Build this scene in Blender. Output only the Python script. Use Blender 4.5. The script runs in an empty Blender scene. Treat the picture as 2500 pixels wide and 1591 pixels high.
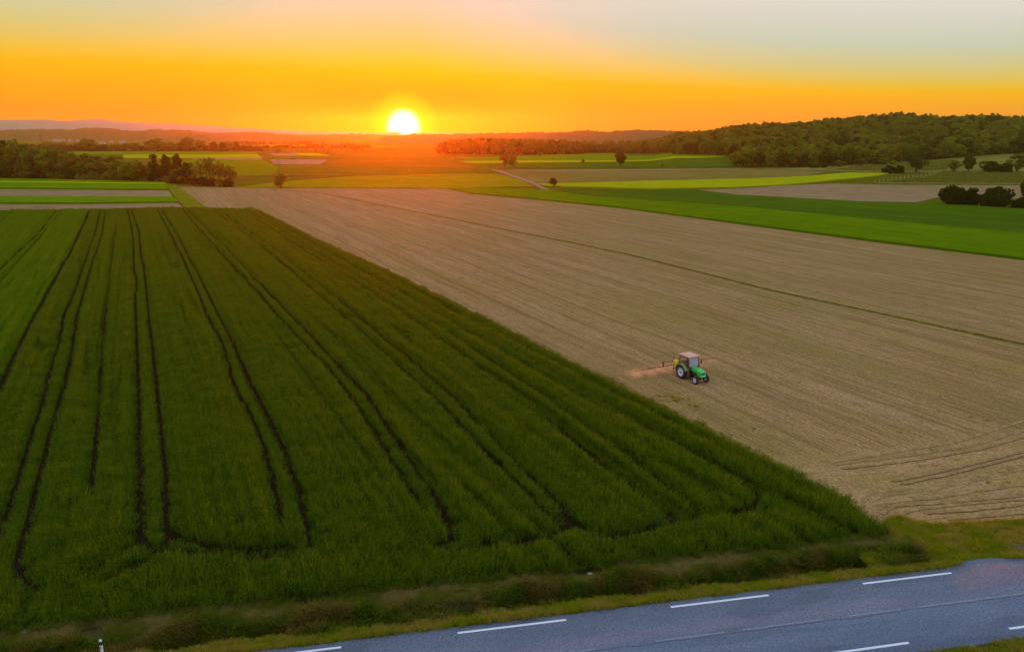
import bpy, math, random
import numpy as np
from mathutils import Vector, Matrix
R = math.radians
rng = np.random.default_rng(7)
random.seed(7)
S = bpy.context.scene
COL = S.collection

# ------------------------------------------------------------------ camera
CAM_H = 23.0                      # a drone 23 m over the road
F_PX = 26 / 36 * 2500             # focal length in photo pixels
PITCH = math.atan((795.5 - 328) / F_PX)
cam = bpy.data.objects.new('camera', bpy.data.cameras.new('camera'))
COL.objects.link(cam)
cam.location = (0, 0, CAM_H)
cam.rotation_euler = (math.pi / 2 - PITCH, 0, 0)
cam.data.lens = 26; cam.data.sensor_width = 36
cam.data.clip_start = 0.5; cam.data.clip_end = 60000
S.camera = cam

# ------------------------------------------------------------------ sky and sun
SUN_AZ = math.atan((986 - 1250) / F_PX * math.cos(PITCH) / 1.0) # about 8 degrees left of the view axis
SUN_EL = R(0.8)
sun_dir = Vector((math.sin(SUN_AZ) * math.cos(SUN_EL), math.cos(SUN_AZ) * math.cos(SUN_EL), math.sin(SUN_EL)))

W = bpy.data.worlds.new('World'); S.world = W; W.use_nodes = True
nt = W.node_tree; nt.nodes.clear()
def wn(t, **k):
    n = nt.nodes.new(t)
    for a, b in k.items(): setattr(n, a, b)
    return n
def wl(a, b): nt.links.new(a, b)
def wmath(op, a, b=None, clamp=False):
    n = wn('ShaderNodeMath', operation=op); n.use_clamp = clamp
    for i, v in enumerate((a, b)):
        if v is None: continue
        if isinstance(v, (int, float)): n.inputs[i].default_value = v
        else: wl(v, n.inputs[i])
    return n.outputs[0]
def wrange(v, a, b, c, d, smooth=False):
    n = wn('ShaderNodeMapRange'); n.clamp = True
    n.interpolation_type = 'SMOOTHSTEP' if smooth else 'LINEAR'
    wl(v, n.inputs[0])
    for i, q in enumerate((a, b, c, d)): n.inputs[i + 1].default_value = q
    return n.outputs[0]
def wmix(f, a, b, blend='MIX'):
    n = wn('ShaderNodeMix', data_type='RGBA', blend_type=blend)
    for sck, v in ((n.inputs[0], f), (n.inputs[6], a), (n.inputs[7], b)):
        if isinstance(v, (int, float)): sck.default_value = v
        elif isinstance(v, tuple): sck.default_value = (*v, 1)
        else: wl(v, sck)
    return n.outputs[2]
tc = wn('ShaderNodeTexCoord')
sep = wn('ShaderNodeSeparateXYZ'); wl(tc.outputs['Generated'], sep.inputs[0])
elev = wmath('MULTIPLY', wmath('ARCSINE', sep.outputs[2]), 180 / math.pi)
side = wrange(sep.outputs[0], -0.12, 0.52, 1.0, 1.75)
elev = wmath('MULTIPLY', wmath('MAXIMUM', elev, 0.0), side)
pos = wmath('POWER', wmath('DIVIDE', elev, 90.0), 0.5, True)
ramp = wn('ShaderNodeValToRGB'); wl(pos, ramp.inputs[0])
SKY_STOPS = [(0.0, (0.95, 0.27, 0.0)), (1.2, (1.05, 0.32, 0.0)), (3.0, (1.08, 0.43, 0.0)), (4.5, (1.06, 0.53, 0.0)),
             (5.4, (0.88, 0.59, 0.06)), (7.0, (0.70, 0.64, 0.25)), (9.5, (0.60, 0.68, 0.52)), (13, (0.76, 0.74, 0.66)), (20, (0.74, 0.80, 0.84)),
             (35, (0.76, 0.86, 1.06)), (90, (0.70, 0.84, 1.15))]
cr = ramp.color_ramp
while len(cr.elements) < len(SKY_STOPS): cr.elements.new(0.5)
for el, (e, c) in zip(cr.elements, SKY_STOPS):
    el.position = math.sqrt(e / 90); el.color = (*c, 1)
back = wrange(sep.outputs[1], -0.35, 0.35, 1.0, 0.0, True)
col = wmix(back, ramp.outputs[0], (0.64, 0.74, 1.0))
dot = wn('ShaderNodeVectorMath', operation='DOT_PRODUCT'); wl(tc.outputs['Generated'], dot.inputs[0])
dot.inputs[1].default_value = (math.sin(SUN_AZ) * math.cos(R(0.5)), math.cos(SUN_AZ) * math.cos(R(0.5)), math.sin(R(0.5)))   # the disc is setting
ang = wmath('MULTIPLY', wmath('ARCCOSINE', wmath('MINIMUM', dot.outputs['Value'], 1.0)), 180 / math.pi)
disc = wrange(ang, 0.55, 1.5, 1.0, 0.0, True)
halo = wrange(ang, 1.1, 3.0, 1.0, 0.0, True)
near = wmath('MULTIPLY', wrange(ang, 2.0, 11.0, 0.75, 0.0, True), wrange(elev, 2.0, 5.0, 1.0, 0.15, True))
col = wmix(near, col, wmix(1.0, col, (1.0, 0.12, 0.0), 'MULTIPLY'))
col = wmix(halo, col, (0.45, 0.42, 0.0), 'ADD')
discc = wmix(disc, (0, 0, 0), (3.6, 3.2, 2.6))
col = wmix(1.0, col, discc, 'ADD')
sky = wn('ShaderNodeTexSky', sky_type='NISHITA', sun_disc=False, sun_elevation=SUN_EL, sun_rotation=SUN_AZ, altitude=250, dust_density=2.0)
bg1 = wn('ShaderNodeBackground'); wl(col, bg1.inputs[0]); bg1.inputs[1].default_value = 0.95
highsky = wrange(elev, 9.0, 30.0, 0.0, 1.0, True)
bg2 = wn('ShaderNodeBackground'); wl(wmix(highsky, (0, 0, 0), sky.outputs[0]), bg2.inputs[0]); bg2.inputs[1].default_value = 0.05
addb = wn('ShaderNodeAddShader'); wl(bg1.outputs[0], addb.inputs[0]); wl(bg2.outputs[0], addb.inputs[1])
wo = wn('ShaderNodeOutputWorld'); wl(addb.outputs[0], wo.inputs[0])

sl = bpy.data.lights.new('sun', 'SUN'); sl.energy = 4.0; sl.angle = R(0.5); sl.color = (1.0, 0.09, 0.0)
so = bpy.data.objects.new('sun', sl); COL.objects.link(so)
so.rotation_euler = sun_dir.to_track_quat('Z', 'Y').to_euler()

S.view_settings.view_transform = 'Standard'; S.view_settings.look = 'None'
S.view_settings.exposure = 0.0; S.view_settings.gamma = 1.0; S.view_settings.use_curve_mapping = False
S.render.engine = 'CYCLES'
S.cycles.use_denoising = True
S.cycles.max_bounces = 6; S.cycles.diffuse_bounces = 3; S.cycles.transmission_bounces = 4
S.cycles.transparent_max_bounces = 8; S.cycles.volume_bounces = 1; S.cycles.sample_clamp_indirect = 1.5
S.cycles.volume_step_rate = 1.0; S.cycles.volume_max_steps = 128

# ------------------------------------------------------------------ helpers
def tag(o, label=None, cat=None, group=None, kind=None):
    if label: o['label'] = label
    if cat: o['category'] = cat
    if group: o['group'] = group
    if kind: o['kind'] = kind
    return o
def empty(name, loc, rz=0, label=None, cat=None, group=None, kind=None):
    o = bpy.data.objects.new(name, None); COL.objects.link(o)
    o.location = loc; o.rotation_euler = (0, 0, rz); o.empty_display_size = 0.2
    return tag(o, label, cat, group, kind)
def np_mesh(name, V, Q, mats, mi=None, smooth=False, k=4):
    V = np.asarray(V, np.float32); Q = np.asarray(Q, np.int32).reshape(-1, k)
    me = bpy.data.meshes.new(name)
    me.vertices.add(len(V)); me.vertices.foreach_set('co', V.ravel())
    me.loops.add(Q.size); me.loops.foreach_set('vertex_index', Q.ravel())
    me.polygons.add(len(Q)); me.polygons.foreach_set('loop_start', np.arange(0, Q.size, k, dtype=np.int32))
    for m in (mats if isinstance(mats, (list, tuple)) else [mats]): me.materials.append(m)
    if mi is not None: me.polygons.foreach_set('material_index', np.asarray(mi, np.int32))
    if smooth: me.polygons.foreach_set('use_smooth', np.ones(len(Q), bool))
    me.update(calc_edges=True)
    return me
def link(name, me, parent=None, loc=None):
    o = bpy.data.objects.new(name, me); COL.objects.link(o)
    if parent: o.parent = parent
    if loc is not None: o.location = loc
    return o
class MB:
    """collects simple solids into one mesh"""
    def __init__(s): s.v = []; s.f = []
    def add(s, V, F):
        n = len(s.v); s.v += [tuple(map(float, p)) for p in V]; s.f += [tuple(i + n for i in f) for f in F]; return s
    def box(s, x0, x1, y0, y1, z0, z1):
        V = [(x, y, z) for x in (x0, x1) for y in (y0, y1) for z in (z0, z1)]
        return s.add(V, [(0, 1, 3, 2), (4, 6, 7, 5), (0, 4, 5, 1), (2, 3, 7, 6), (0, 2, 6, 4), (1, 5, 7, 3)])
    def tube(s, pts, r, n=8, cap=True):
        pts = [Vector(p) for p in pts]; rs = r if isinstance(r, (list, tuple)) else [r] * len(pts)
        V = []; F = []
        for i, p in enumerate(pts):
            d = (pts[min(i + 1, len(pts) - 1)] - pts[max(i - 1, 0)]).normalized()
            a = d.cross(Vector((0, 0, 1)) if abs(d.z) < .9 else Vector((1, 0, 0))).normalized(); b = d.cross(a)
            for j in range(n):
                t = 2 * math.pi * j / n; V.append(p + (a * math.cos(t) + b * math.sin(t)) * rs[i])
        for i in range(len(pts) - 1):
            for j in range(n):
                F.append((i * n + j, i * n + (j + 1) % n, (i + 1) * n + (j + 1) % n, (i + 1) * n + j))
        if cap: F += [tuple(range(n - 1, -1, -1)), tuple((len(pts) - 1) * n + j for j in range(n))]
        return s.add(V, F)
    def lathe(s, prof, c=(0, 0, 0), n=28, axis='y'):
        V = []; F = []; m = len(prof)
        for i in range(n):
            t = 2 * math.pi * i / n
            for r, h in prof:
                p = (r * math.cos(t), h, r * math.sin(t)) if axis == 'y' else (r * math.cos(t), r * math.sin(t), h)
                V.append((p[0] + c[0], p[1] + c[1], p[2] + c[2]))
        for i in range(n):
            for j in range(m - 1):
                F.append((i * m + j, i * m + j + 1, ((i + 1) % n) * m + j + 1, ((i + 1) % n) * m + j))
        return s.add(V, F)
    def loft(s, rings, cap=True):
        V = [p for r in rings for p in r]; n = len(rings[0]); F = []
        for i in range(len(rings) - 1):
            for j in range(n): F.append((i * n + j, i * n + (j + 1) % n, (i + 1) * n + (j + 1) % n, (i + 1) * n + j))
        if cap: F += [tuple(range(n - 1, -1, -1)), tuple((len(rings) - 1) * n + j for j in range(n))]
        return s.add(V, F)
    def build(s, name, m, parent=None, smooth=False, bevel=0):
        me = bpy.data.meshes.new(name); me.from_pydata(s.v, [], s.f); me.materials.append(m)
        if smooth: me.shade_smooth()
        o = link(name, me, parent)
        if bevel:
            b = o.modifiers.new('bevel', 'BEVEL'); b.width = bevel; b.segments = 2; b.limit_method = 'ANGLE'
        return o

def vnoise(x, y, seed=0):
    """smooth value noise on arrays, -1..1"""
    x = np.asarray(x, float); y = np.asarray(y, float)
    xi = np.floor(x).astype(np.int64); yi = np.floor(y).astype(np.int64); fx = x - xi; fy = y - yi
    fx = fx * fx * (3 - 2 * fx); fy = fy * fy * (3 - 2 * fy)
    def h(a, b):
        n = (a * 374761393 + b * 668265263 + seed * 982451653) & 0x7fffffff
        n = ((n ^ (n >> 13)) * 1274126177) & 0x7fffffff
        n = (n ^ (n >> 16)) & 0xffff
        return n / 32767.5 - 1
    return (h(xi, yi) * (1 - fx) + h(xi + 1, yi) * fx) * (1 - fy) + (h(xi, yi + 1) * (1 - fx) + h(xi + 1, yi + 1) * fx) * fy
def fbm(x, y, o=3, seed=0):
    s = 0; a = 1
    for i in range(o): s = s + a * vnoise(x * 2 ** i, y * 2 ** i, seed + i * 17); a *= .5
    return s
def sstep(a, b, x):
    t = np.clip((np.asarray(x, float) - a) / (b - a), 0, 1); return t * t * (3 - 2 * t)

# terrain: flat plain with a wooded hill to the right
HILL_X = [1540, 1600, 1650, 1711, 1790, 1880, 1963, 2032, 2128, 2192, 2253, 2294, 2410, 2500, 2700, 2900]
HILL_Y = [340, 334, 322, 318, 305, 300, 297, 290, 287, 284, 289, 293, 292, 296, 300, 310]
COSP = math.cos(PITCH)
HILL_AZ = [math.atan((x - 1250) / F_PX * COSP) for x in HILL_X]
HILL_H = [max(0.0, 23 + (328 - y) * 1000 / F_PX / math.cos(a) - 14.5) for a, y in zip(HILL_AZ, HILL_Y)]
HILL_H[0] = 0.0; HILL_H[1] = 3.0
def terrain(x, y):
    x = np.asarray(x, float); y = np.asarray(y, float)
    az = np.arctan2(x, np.maximum(y, 1e-6)); r = np.hypot(x, y)
    hh = np.interp(az, HILL_AZ, HILL_H, left=0, right=HILL_H[-1])
    z = hh * sstep(430, 1020, r) * (1 - sstep(1500, 2600, r))
    z = z + 0.7 * vnoise(x / 90, y / 90, 3) * sstep(500, 900, r) * (hh > 0)
    return np.where(y > 0, z, 0.0)
def ray(px, py):
    a = (px - 1250) / F_PX; b = -(py - 795.5) / F_PX
    return np.array([a, math.cos(PITCH) + b * math.sin(PITCH), -math.sin(PITCH) + b * math.cos(PITCH)])
def hit(px, py, z=0.0):
    """ground point seen at photo pixel (px, py)"""
    d = ray(px, py)
    if z != 0.0 or py > 470:
        t = (z - CAM_H) / d[2]; return np.array([d[0] * t, d[1] * t])
    t = 50.0
    while t < 9000:
        p = np.array([0, 0, CAM_H]) + d * t
        if p[2] <= terrain(p[0], p[1]): break
        t += max(1.0, t * .004)
    return p[:2]
def hits(pts): return np.array([hit(*p) for p in pts])
K = 2500 / 2407.0
def hv(pts): return np.array([hit(x * K, y * K) for x, y in pts])
def at_height(px, py, D):
    """height of a sight line at ground distance D along the view axis"""
    d = ray(px, py); t = D / d[1]; return d[0] * t, CAM_H + d[2] * t

def in_poly(x, y, poly):
    c = np.zeros(len(x), bool); n = len(poly)
    for i in range(n):
        x0, y0 = poly[i]; x1, y1 = poly[(i + 1) % n]
        if y0 == y1: continue
        k = ((y0 > y) != (y1 > y)) & (x < (x1 - x0) * (y - y0) / (y1 - y0) + x0); c ^= k
    return c
def dist_line(x, y, pl):
    d = np.full(len(x), 1e9)
    for (x0, y0), (x1, y1) in zip(pl[:-1], pl[1:]):
        dx, dy = x1 - x0, y1 - y0; L = dx * dx + dy * dy + 1e-9
        t = np.clip(((x - x0) * dx + (y - y0) * dy) / L, 0, 1)
        d = np.minimum(d, np.hypot(x - x0 - t * dx, y - y0 - t * dy))
    return d

# row direction of the big fields, and road coordinates (u along, w across)
ROW = np.array([math.sin(R(-26.6)), math.cos(R(-26.6))]); ROWN = np.array([ROW[1], -ROW[0]])
RD = np.array([math.sin(R(79.3)), math.cos(R(79.3))]); RN = np.array([-RD[1], RD[0]])
def uw(u, w): return np.asarray(u)[..., None] * RD + np.asarray(w)[..., None] * RN

# ------------------------------------------------------------------ materials
def mat(name):
    m = bpy.data.materials.new(name); m.use_nodes = True
    t = m.node_tree; return m, t, t.nodes['Principled BSDF'], t.nodes['Material Output']
class N:
    """small node-building helper"""
    def __init__(s, t): s.t = t
    def n(s, ty, **k):
        q = s.t.nodes.new(ty)
        for a, b in k.items(): setattr(q, a, b)
        return q
    def put(s, sck, v):
        if isinstance(v, bpy.types.NodeSocket): s.t.links.new(v, sck)
        elif isinstance(v, tuple) and len(v) == 3 and sck.type == 'RGBA': sck.default_value = (*v, 1)
        else: sck.default_value = v
    def math(s, op, a, b=0.0, clamp=False):
        q = s.n('ShaderNodeMath', operation=op); q.use_clamp = clamp; s.put(q.inputs[0], a); s.put(q.inputs[1], b); return q.outputs[0]
    def mix(s, f, a, b, blend='MIX'):
        q = s.n('ShaderNodeMix', data_type='RGBA', blend_type=blend); s.put(q.inputs[0], f); s.put(q.inputs[6], a); s.put(q.inputs[7], b); return q.outputs[2]
    def rng(s, v, a, b, c=0.0, d=1.0, smooth=False):
        q = s.n('ShaderNodeMapRange'); q.interpolation_type = 'SMOOTHSTEP' if smooth else 'LINEAR'
        s.put(q.inputs[0], v)
        for i, w in enumerate((a, b, c, d)): s.put(q.inputs[i + 1], w)
        return q.outputs[0]
    def pos(s): return s.n('ShaderNodeNewGeometry').outputs['Position']
    def mapping(s, v, scale=(1, 1, 1), rot=(0, 0, 0)):
        q = s.n('ShaderNodeMapping'); s.put(q.inputs[0], v); q.inputs['Scale'].default_value = scale; q.inputs['Rotation'].default_value = rot; return q.outputs[0]
    def noise(s, v, sc=1.0, det=3.0, rough=.55, dist=0.0):
        q = s.n('ShaderNodeTexNoise'); s.put(q.inputs['Vector'], v); q.inputs['Scale'].default_value = sc; q.inputs['Detail'].default_value = det
        q.inputs['Roughness'].default_value = rough; q.inputs['Distortion'].default_value = dist; return q.outputs['Fac']
    def bump(s, h, dist=.1, strength=1.0):
        q = s.n('ShaderNodeBump'); s.put(q.inputs['Height'], h); q.inputs['Distance'].default_value = dist; q.inputs['Strength'].default_value = strength; return q.outputs[0]

def plain(name, c, rough=.6, metal=0.0, var=.12, scale=6.0):
    m, t, b, o = mat(name); g = N(t)
    nz = g.noise(g.n('ShaderNodeTexCoord').outputs['Object'], scale, 4)
    b.inputs['Base Color'].default_value = (*c, 1)
    g.put(b.inputs['Base Color'], g.mix(g.rng(nz, .3, .7), tuple(v * (1 - var) for v in c), tuple(min(1, v * (1 + var)) for v in c)))
    b.inputs['Roughness'].default_value = rough; b.inputs['Metallic'].default_value = metal
    if rough > .85: b.inputs['Specular IOR Level'].default_value = 0.0
    return m
def leafy(name, c1, c2, trans=.25, warm=None, low=None):
    """foliage: diffuse and translucent, tone varies per plant and per clump"""
    m, t, b, o = mat(name); g = N(t); t.nodes.remove(b)
    rnd = g.n('ShaderNodeObjectInfo').outputs['Random']
    nz = g.noise(g.n('ShaderNodeTexCoord').outputs['Object'], .45, 2)
    c = g.mix(g.rng(g.math('ADD', g.math('MULTIPLY', rnd, .75), g.math('MULTIPLY', nz, .35)), .2, .9), c1, c2)
    if warm:
        big = g.noise(g.pos(), .035, 2)
        c = g.mix(g.rng(big, .5, .68, 0, .75), c, warm)
    d = g.n('ShaderNodeBsdfDiffuse'); g.put(d.inputs[0], c)
    tr = g.n('ShaderNodeBsdfTranslucent'); g.put(tr.inputs[0], g.mix(.5, c, (.22, .20, .01)))
    mx = g.n('ShaderNodeMixShader'); mx.inputs[0].default_value = trans
    t.links.new(d.outputs[0], mx.inputs[1]); t.links.new(tr.outputs[0], mx.inputs[2]); t.links.new(mx.outputs[0], o.inputs[0])
    return m
def field_mat(name, c1, c2, az=None, stripe=0.0, bscale=3.0, bdist=.15, c3=None):
    """crop field seen from afar: tone drifts, rows along azimuth az"""
    m, t, b, o = mat(name); g = N(t); p = g.pos()
    big = g.noise(p, .012, 3); fine = g.noise(p, bscale, 3, .7)
    c = g.mix(g.rng(big, .35, .65), c1, c2)
    if az is not None:
        q = g.mapping(p, rot=(0, 0, R(az)))
        rows = g.noise(g.mapping(q, (1, .015, 1)), .55, 3, .65)
        c = g.mix(g.rng(rows, .42, .66, 0, stripe), c, c3 or tuple(v * .45 for v in c1))
    mid = g.noise(p, .11, 4, .7)
    c = g.mix(g.rng(mid, .42, .68, 0, .5), c, tuple(v * .55 for v in c1))
    c = g.mix(g.rng(fine, .4, .75, 0, .6), c, tuple(v * .45 for v in c1))
    g.put(b.inputs['Base Color'], c); b.inputs['Roughness'].default_value = 1.0; b.inputs['Specular IOR Level'].default_value = 0.0
    g.put(b.inputs['Normal'], g.bump(fine, bdist))
    return m
M = {}
M['wheat'] = None
M['ground'] = field_mat('plain_grass', (.11, .125, .006), (.15, .145, .010), 60, .5)
M['green'] = field_mat('green_crop', (.125, .215, .002), (.16, .24, .003), -33, .5, 5, .2, c3=(.07, .14, .003))
M['deep_green'] = field_mat('deep_green_crop', (.075, .15, .003), (.10, .17, .004), -44, .9, 5, .2, c3=(.035, .085, .012))
M['lush'] = field_mat('lush_crop', (.12, .24, .002), (.16, .27, .003), 85, .3)
M['rape'] = field_mat('yellow_green_crop', (.36, .38, .004), (.44, .43, .006), 85, .35, c3=(.25, .32, .003))
M['olive'] = field_mat('olive_stubble', (.22, .16, .02), (.28, .21, .06), 82, .4, c3=(.13, .14, .01))
M['far_soil'] = field_mat('far_soil', (.30, .195, .085), (.36, .24, .115), 84, .35, c3=(.27, .18, .07))
M['meadow'] = field_mat('meadow', (.14, .19, .005), (.20, .22, .01), 70, .4)
M['gold'] = field_mat('golden_green_crop', (.24, .24, .004), (.30, .28, .005), 75, .35)
M['vine_ground'] = field_mat('vineyard_ground', (.21, .20, .03), (.26, .22, .05), 60, .4)
M['dark_edge'] = field_mat('rough_grass', (.05, .07, .004), (.08, .09, .005))
M['path'] = field_mat('path_dirt', (.30, .21, .09), (.36, .26, .13))

def soil_mat():
    m, t, b, o = mat('harrowed_soil'); g = N(t); p = g.pos()
    s = g.n('ShaderNodeSeparateXYZ'); t.links.new(p, s.inputs[0])
    def lin(v, off=0.0): return g.math('ADD', g.math('ADD', g.math('MULTIPLY', s.outputs[0], float(v[0])), g.math('MULTIPLY', s.outputs[1], float(v[1]))), off)
    # slight waviness of the passes
    wob = g.math('MULTIPLY', g.math('SUBTRACT', g.noise(p, .03, 1), .5), 1.6)
    pr = g.math('ADD', lin(ROWN), wob); pa = lin(ROW)
    ph = lin(RN); pu = lin(RD)
    def comb(a, b_, sa, sb):
        c = g.n('ShaderNodeCombineXYZ'); t.links.new(g.math('MULTIPLY', a, sa), c.inputs[0]); t.links.new(g.math('MULTIPLY', b_, sb), c.inputs[1]); return c.outputs[0]
    head = g.rng(g.math('ADD', ph, g.math('MULTIPLY', g.noise(p, .12, 2), 3.0)), 46.0, 48.5, 1, 0, True)
    row_f = g.noise(comb(pr, pa, 2.6, .4), 1.0, 3, .7); row_b = g.noise(comb(pr, pa, .28, .006), 1.0, 4, .7)
    hd_f = g.noise(comb(ph, pu, 2.6, .4), 1.0, 3, .7); hd_b = g.noise(comb(ph, pu, .5, .03), 1.0, 4, .7)
    fm = g.n('ShaderNodeMix'); t.links.new(head, fm.inputs[0]); t.links.new(row_f, fm.inputs[2]); t.links.new(hd_f, fm.inputs[3])
    bm_ = g.n('ShaderNodeMix'); t.links.new(head, bm_.inputs[0]); t.links.new(row_b, bm_.inputs[2]); t.links.new(hd_b, bm_.inputs[3])
    fine = fm.outputs[0]; broad = bm_.outputs[0]
    clod = g.noise(p, 4.0, 5, .8); blot = g.noise(p, .05, 3)
    c = g.mix(g.rng(blot, .3, .7), (.46, .265, .092), (.53, .325, .145))
    c = g.mix(g.rng(broad, .40, .62, 0, .65), c, (.30, .19, .045))
    mid = g.noise(comb(pr, pa, 1.0, .05), 1.0, 3, .65)
    c = g.mix(g.math('MULTIPLY', g.rng(mid, .50, .64, 0, .6), g.math('SUBTRACT', 1.0, head)), c, (.21, .125, .035))
    c = g.mix(g.rng(fine, .48, .66, 0, .75), c, (.23, .14, .045))
    c = g.mix(g.rng(clod, .45, .62, 0, .95), c, (.19, .12, .045))
    fleck = g.noise(p, 5.5, 3, .75); c = g.mix(g.rng(fleck, .57, .68, 0, .8), c, (.62, .44, .24))
    # weak green of sprouting weeds in strips
    weed = g.math('MULTIPLY', g.rng(g.noise(comb(pr, pa, .16, .02), 1.0, 3), .48, .66), g.rng(g.noise(p, 3.5, 3, .8), .46, .66))
    c = g.mix(g.math('MULTIPLY', weed, .8), c, (.22, .21, .010))
    # pass lines left by the harrow
    ln = g.math('ABSOLUTE', g.math('SUBTRACT', g.math('MODULO', g.math('ADD', pr, 400.3), 1.7), .85))
    ln2 = g.math('ABSOLUTE', g.math('SUBTRACT', g.math('MODULO', g.math('ADD', pr, 400.0), 4.6), 2.3))
    lw = g.math('MAXIMUM', g.math('MULTIPLY', g.rng(ln, .06, .16, 1, 0), g.rng(g.noise(comb(pr, pa, .45, .018), 1.0, 3, .6), .46, .58)), g.math('MULTIPLY', g.rng(ln2, .10, .24, 1, 0), g.rng(g.noise(comb(pr, pa, .2, .012), 1.0, 2), .42, .52)))
    lw = g.math('MULTIPLY', lw, g.math('SUBTRACT', 1.0, head))
    c = g.mix(g.math('MULTIPLY', lw, .62), c, (.19, .115, .035))
    # tyre tracks with tread bars
    tr = g.math('ABSOLUTE', g.math('SUBTRACT', g.math('MODULO', g.math('ADD', pr, 400.7), 6.3), 3.1))
    tr2 = g.math('ABSOLUTE', g.math('SUBTRACT', tr, .72))
    bars = g.math('SINE', g.math('ADD', g.math('MULTIPLY', pa, 19.0), g.math('MULTIPLY', pr, 9.0)))
    inside = g.math('MULTIPLY', g.rng(tr2, .14, .2, 1, 0), g.math('SUBTRACT', 1.0, head))
    brk = g.rng(g.noise(comb(pr, pa, .5, .03), 1.0, 2), .45, .58)
    inside = g.math('MULTIPLY', inside, brk)
    trk = g.math('MULTIPLY', inside, g.rng(bars, -.2, .5, .25, 1))
    c = g.mix(g.math('MULTIPLY', trk, .55), c, (.20, .125, .04))
    g.put(b.inputs['Base Color'], c); b.inputs['Roughness'].default_value = 1.0; b.inputs['Specular IOR Level'].default_value = .0
    fur = g.math('MULTIPLY', g.math('SINE', g.math('MULTIPLY', g.math('ADD', pr, g.math('MULTIPLY', g.noise(p, .9, 2), .25)), 12.6)), g.math('SUBTRACT', 1.0, head))
    c = g.mix(g.math('MULTIPLY', g.rng(fur, .1, .9, 0, .5), g.rng(clod, .35, .6, .3, 1)), c, (.20, .125, .045)); g.put(b.inputs['Base Color'], c)
    hgt = g.math('ADD', g.math('ADD', g.math('MULTIPLY', fine, .7), g.math('MULTIPLY', clod, .45)), g.math('MULTIPLY', trk, -.35))
    g.put(b.inputs['Normal'], g.bump(g.math('SUBTRACT', hgt, g.math('MULTIPLY', fur, .25)), .16))
    return m
M['soil'] = soil_mat()
def asphalt_mat():
    m, t, b, o = mat('asphalt'); g = N(t); p = g.pos()
    q = g.mapping(p, rot=(0, 0, -R(90 - 79.3)))
    agg = g.noise(p, 9, 5, .85); pat = g.noise(g.mapping(q, (.25, 1.0, 1)), .6, 4, .6); sm = g.noise(p, 2.2, 4, .7)
    c = g.mix(g.rng(pat, .35, .65), (.15, .182, .235), (.20, .228, .28))
    c = g.mix(g.rng(agg, .44, .62, 0, .85), c, (.075, .09, .115))
    c = g.mix(g.rng(sm, .55, .75, 0, .3), c, (.17, .19, .22))
    s_ = g.n('ShaderNodeSeparateXYZ'); t.links.new(q, s_.inputs[0])
    wav = g.math('MULTIPLY', g.math('SUBTRACT', g.noise(g.mapping(q, (.25, 0, 0)), 1.0, 5, .7), .5), .55)
    def seam(w, wd): return g.rng(g.math('ABSOLUTE', g.math('SUBTRACT', g.math('ADD', s_.outputs[1], wav), w)), wd * .5, wd, 1, 0)
    crack = g.math('MAXIMUM', seam(27.86, .045), g.math('MULTIPLY', seam(30.75, .035), g.rng(g.noise(g.mapping(q, (.2, .2, 0)), 1.0, 2), .48, .55)))
    c = g.mix(g.math('MULTIPLY', crack, .55), c, (.06, .06, .07))
    patch = g.rng(g.noise(g.mapping(q, (.16, .7, 1)), 1.0, 2, .4), .60, .64)
    c = g.mix(g.math('MULTIPLY', patch, .35), c, (.10, .11, .14))
    g.put(b.inputs['Base Color'], c); b.inputs['Roughness'].default_value = 1.0; b.inputs['Specular IOR Level'].default_value = 0.0
    g.put(b.inputs['Normal'], g.bump(g.math('SUBTRACT', agg, g.math('MULTIPLY', crack, .6)), .0006))
    return m
M['asphalt'] = asphalt_mat()
def paint_mat(name, c, wear):
    m, t, b, o = mat(name); g = N(t); p = g.pos()
    nz = g.noise(p, 9, 4, .75)
    g.put(b.inputs['Base Color'], g.mix(g.rng(nz, wear, wear + .16), c, (.17, .18, .21))); b.inputs['Roughness'].default_value = .7
    return m
M['paint'] = paint_mat('road_paint', (.66, .69, .74), .60)
M['worn_paint'] = paint_mat('worn_road_paint', (.235, .26, .30), .40)
def verge_mat():
    m, t, b, o = mat('verge_earth'); g = N(t); p = g.pos()
    a = g.noise(p, .9, 4, .65); f_ = g.noise(p, 8, 4, .75)
    c = g.mix(g.rng(a, .36, .64), (.06, .07, .008), (.12, .085, .025))
    c = g.mix(g.rng(f_, .45, .75, 0, .6), c, (.03, .03, .01))
    g.put(b.inputs['Base Color'], c); b.inputs['Roughness'].default_value = .95; b.inputs['Specular IOR Level'].default_value = .1
    g.put(b.inputs['Normal'], g.bump(f_, .12)); return m
M['verge'] = verge_mat()
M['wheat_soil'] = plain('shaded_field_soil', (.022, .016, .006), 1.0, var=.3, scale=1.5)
def track_mat():
    m, t, b, o = mat('pressed_soil'); g = N(t); p = g.pos()
    a = g.noise(p, 7, 3, .7); f_ = g.noise(p, 1.2, 3, .6)
    c = g.mix(g.rng(a, .35, .65), (.24, .145, .05), (.34, .215, .085)); c = g.mix(g.rng(f_, .45, .62, 0, .9), c, (.42, .265, .11))
    g.put(b.inputs['Base Color'], c); b.inputs['Roughness'].default_value = 1.0; b.inputs['Specular IOR Level'].default_value = 0.0
    g.put(b.inputs['Normal'], g.bump(a, .1)); return m
M['track'] = track_mat()
M['gravel'] = plain('gravel', (.11, .09, .065), .9, var=.35, scale=30)
M['stone'] = plain('field_stone', (.42, .37, .33), .9, var=.2)
M['bark'] = plain('bark', (.075, .05, .032), .9, var=.25)
M['leaf'] = leafy('oak_leaf', (.11, .155, .006), (.19, .225, .010))
M['leaf_dark'] = leafy('dark_leaf', (.035, .060, .005), (.070, .090, .008), .15)
M['leaf_hedge'] = leafy('hedge_leaf', (.014, .030, .003), (.032, .050, .005), .1)
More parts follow.
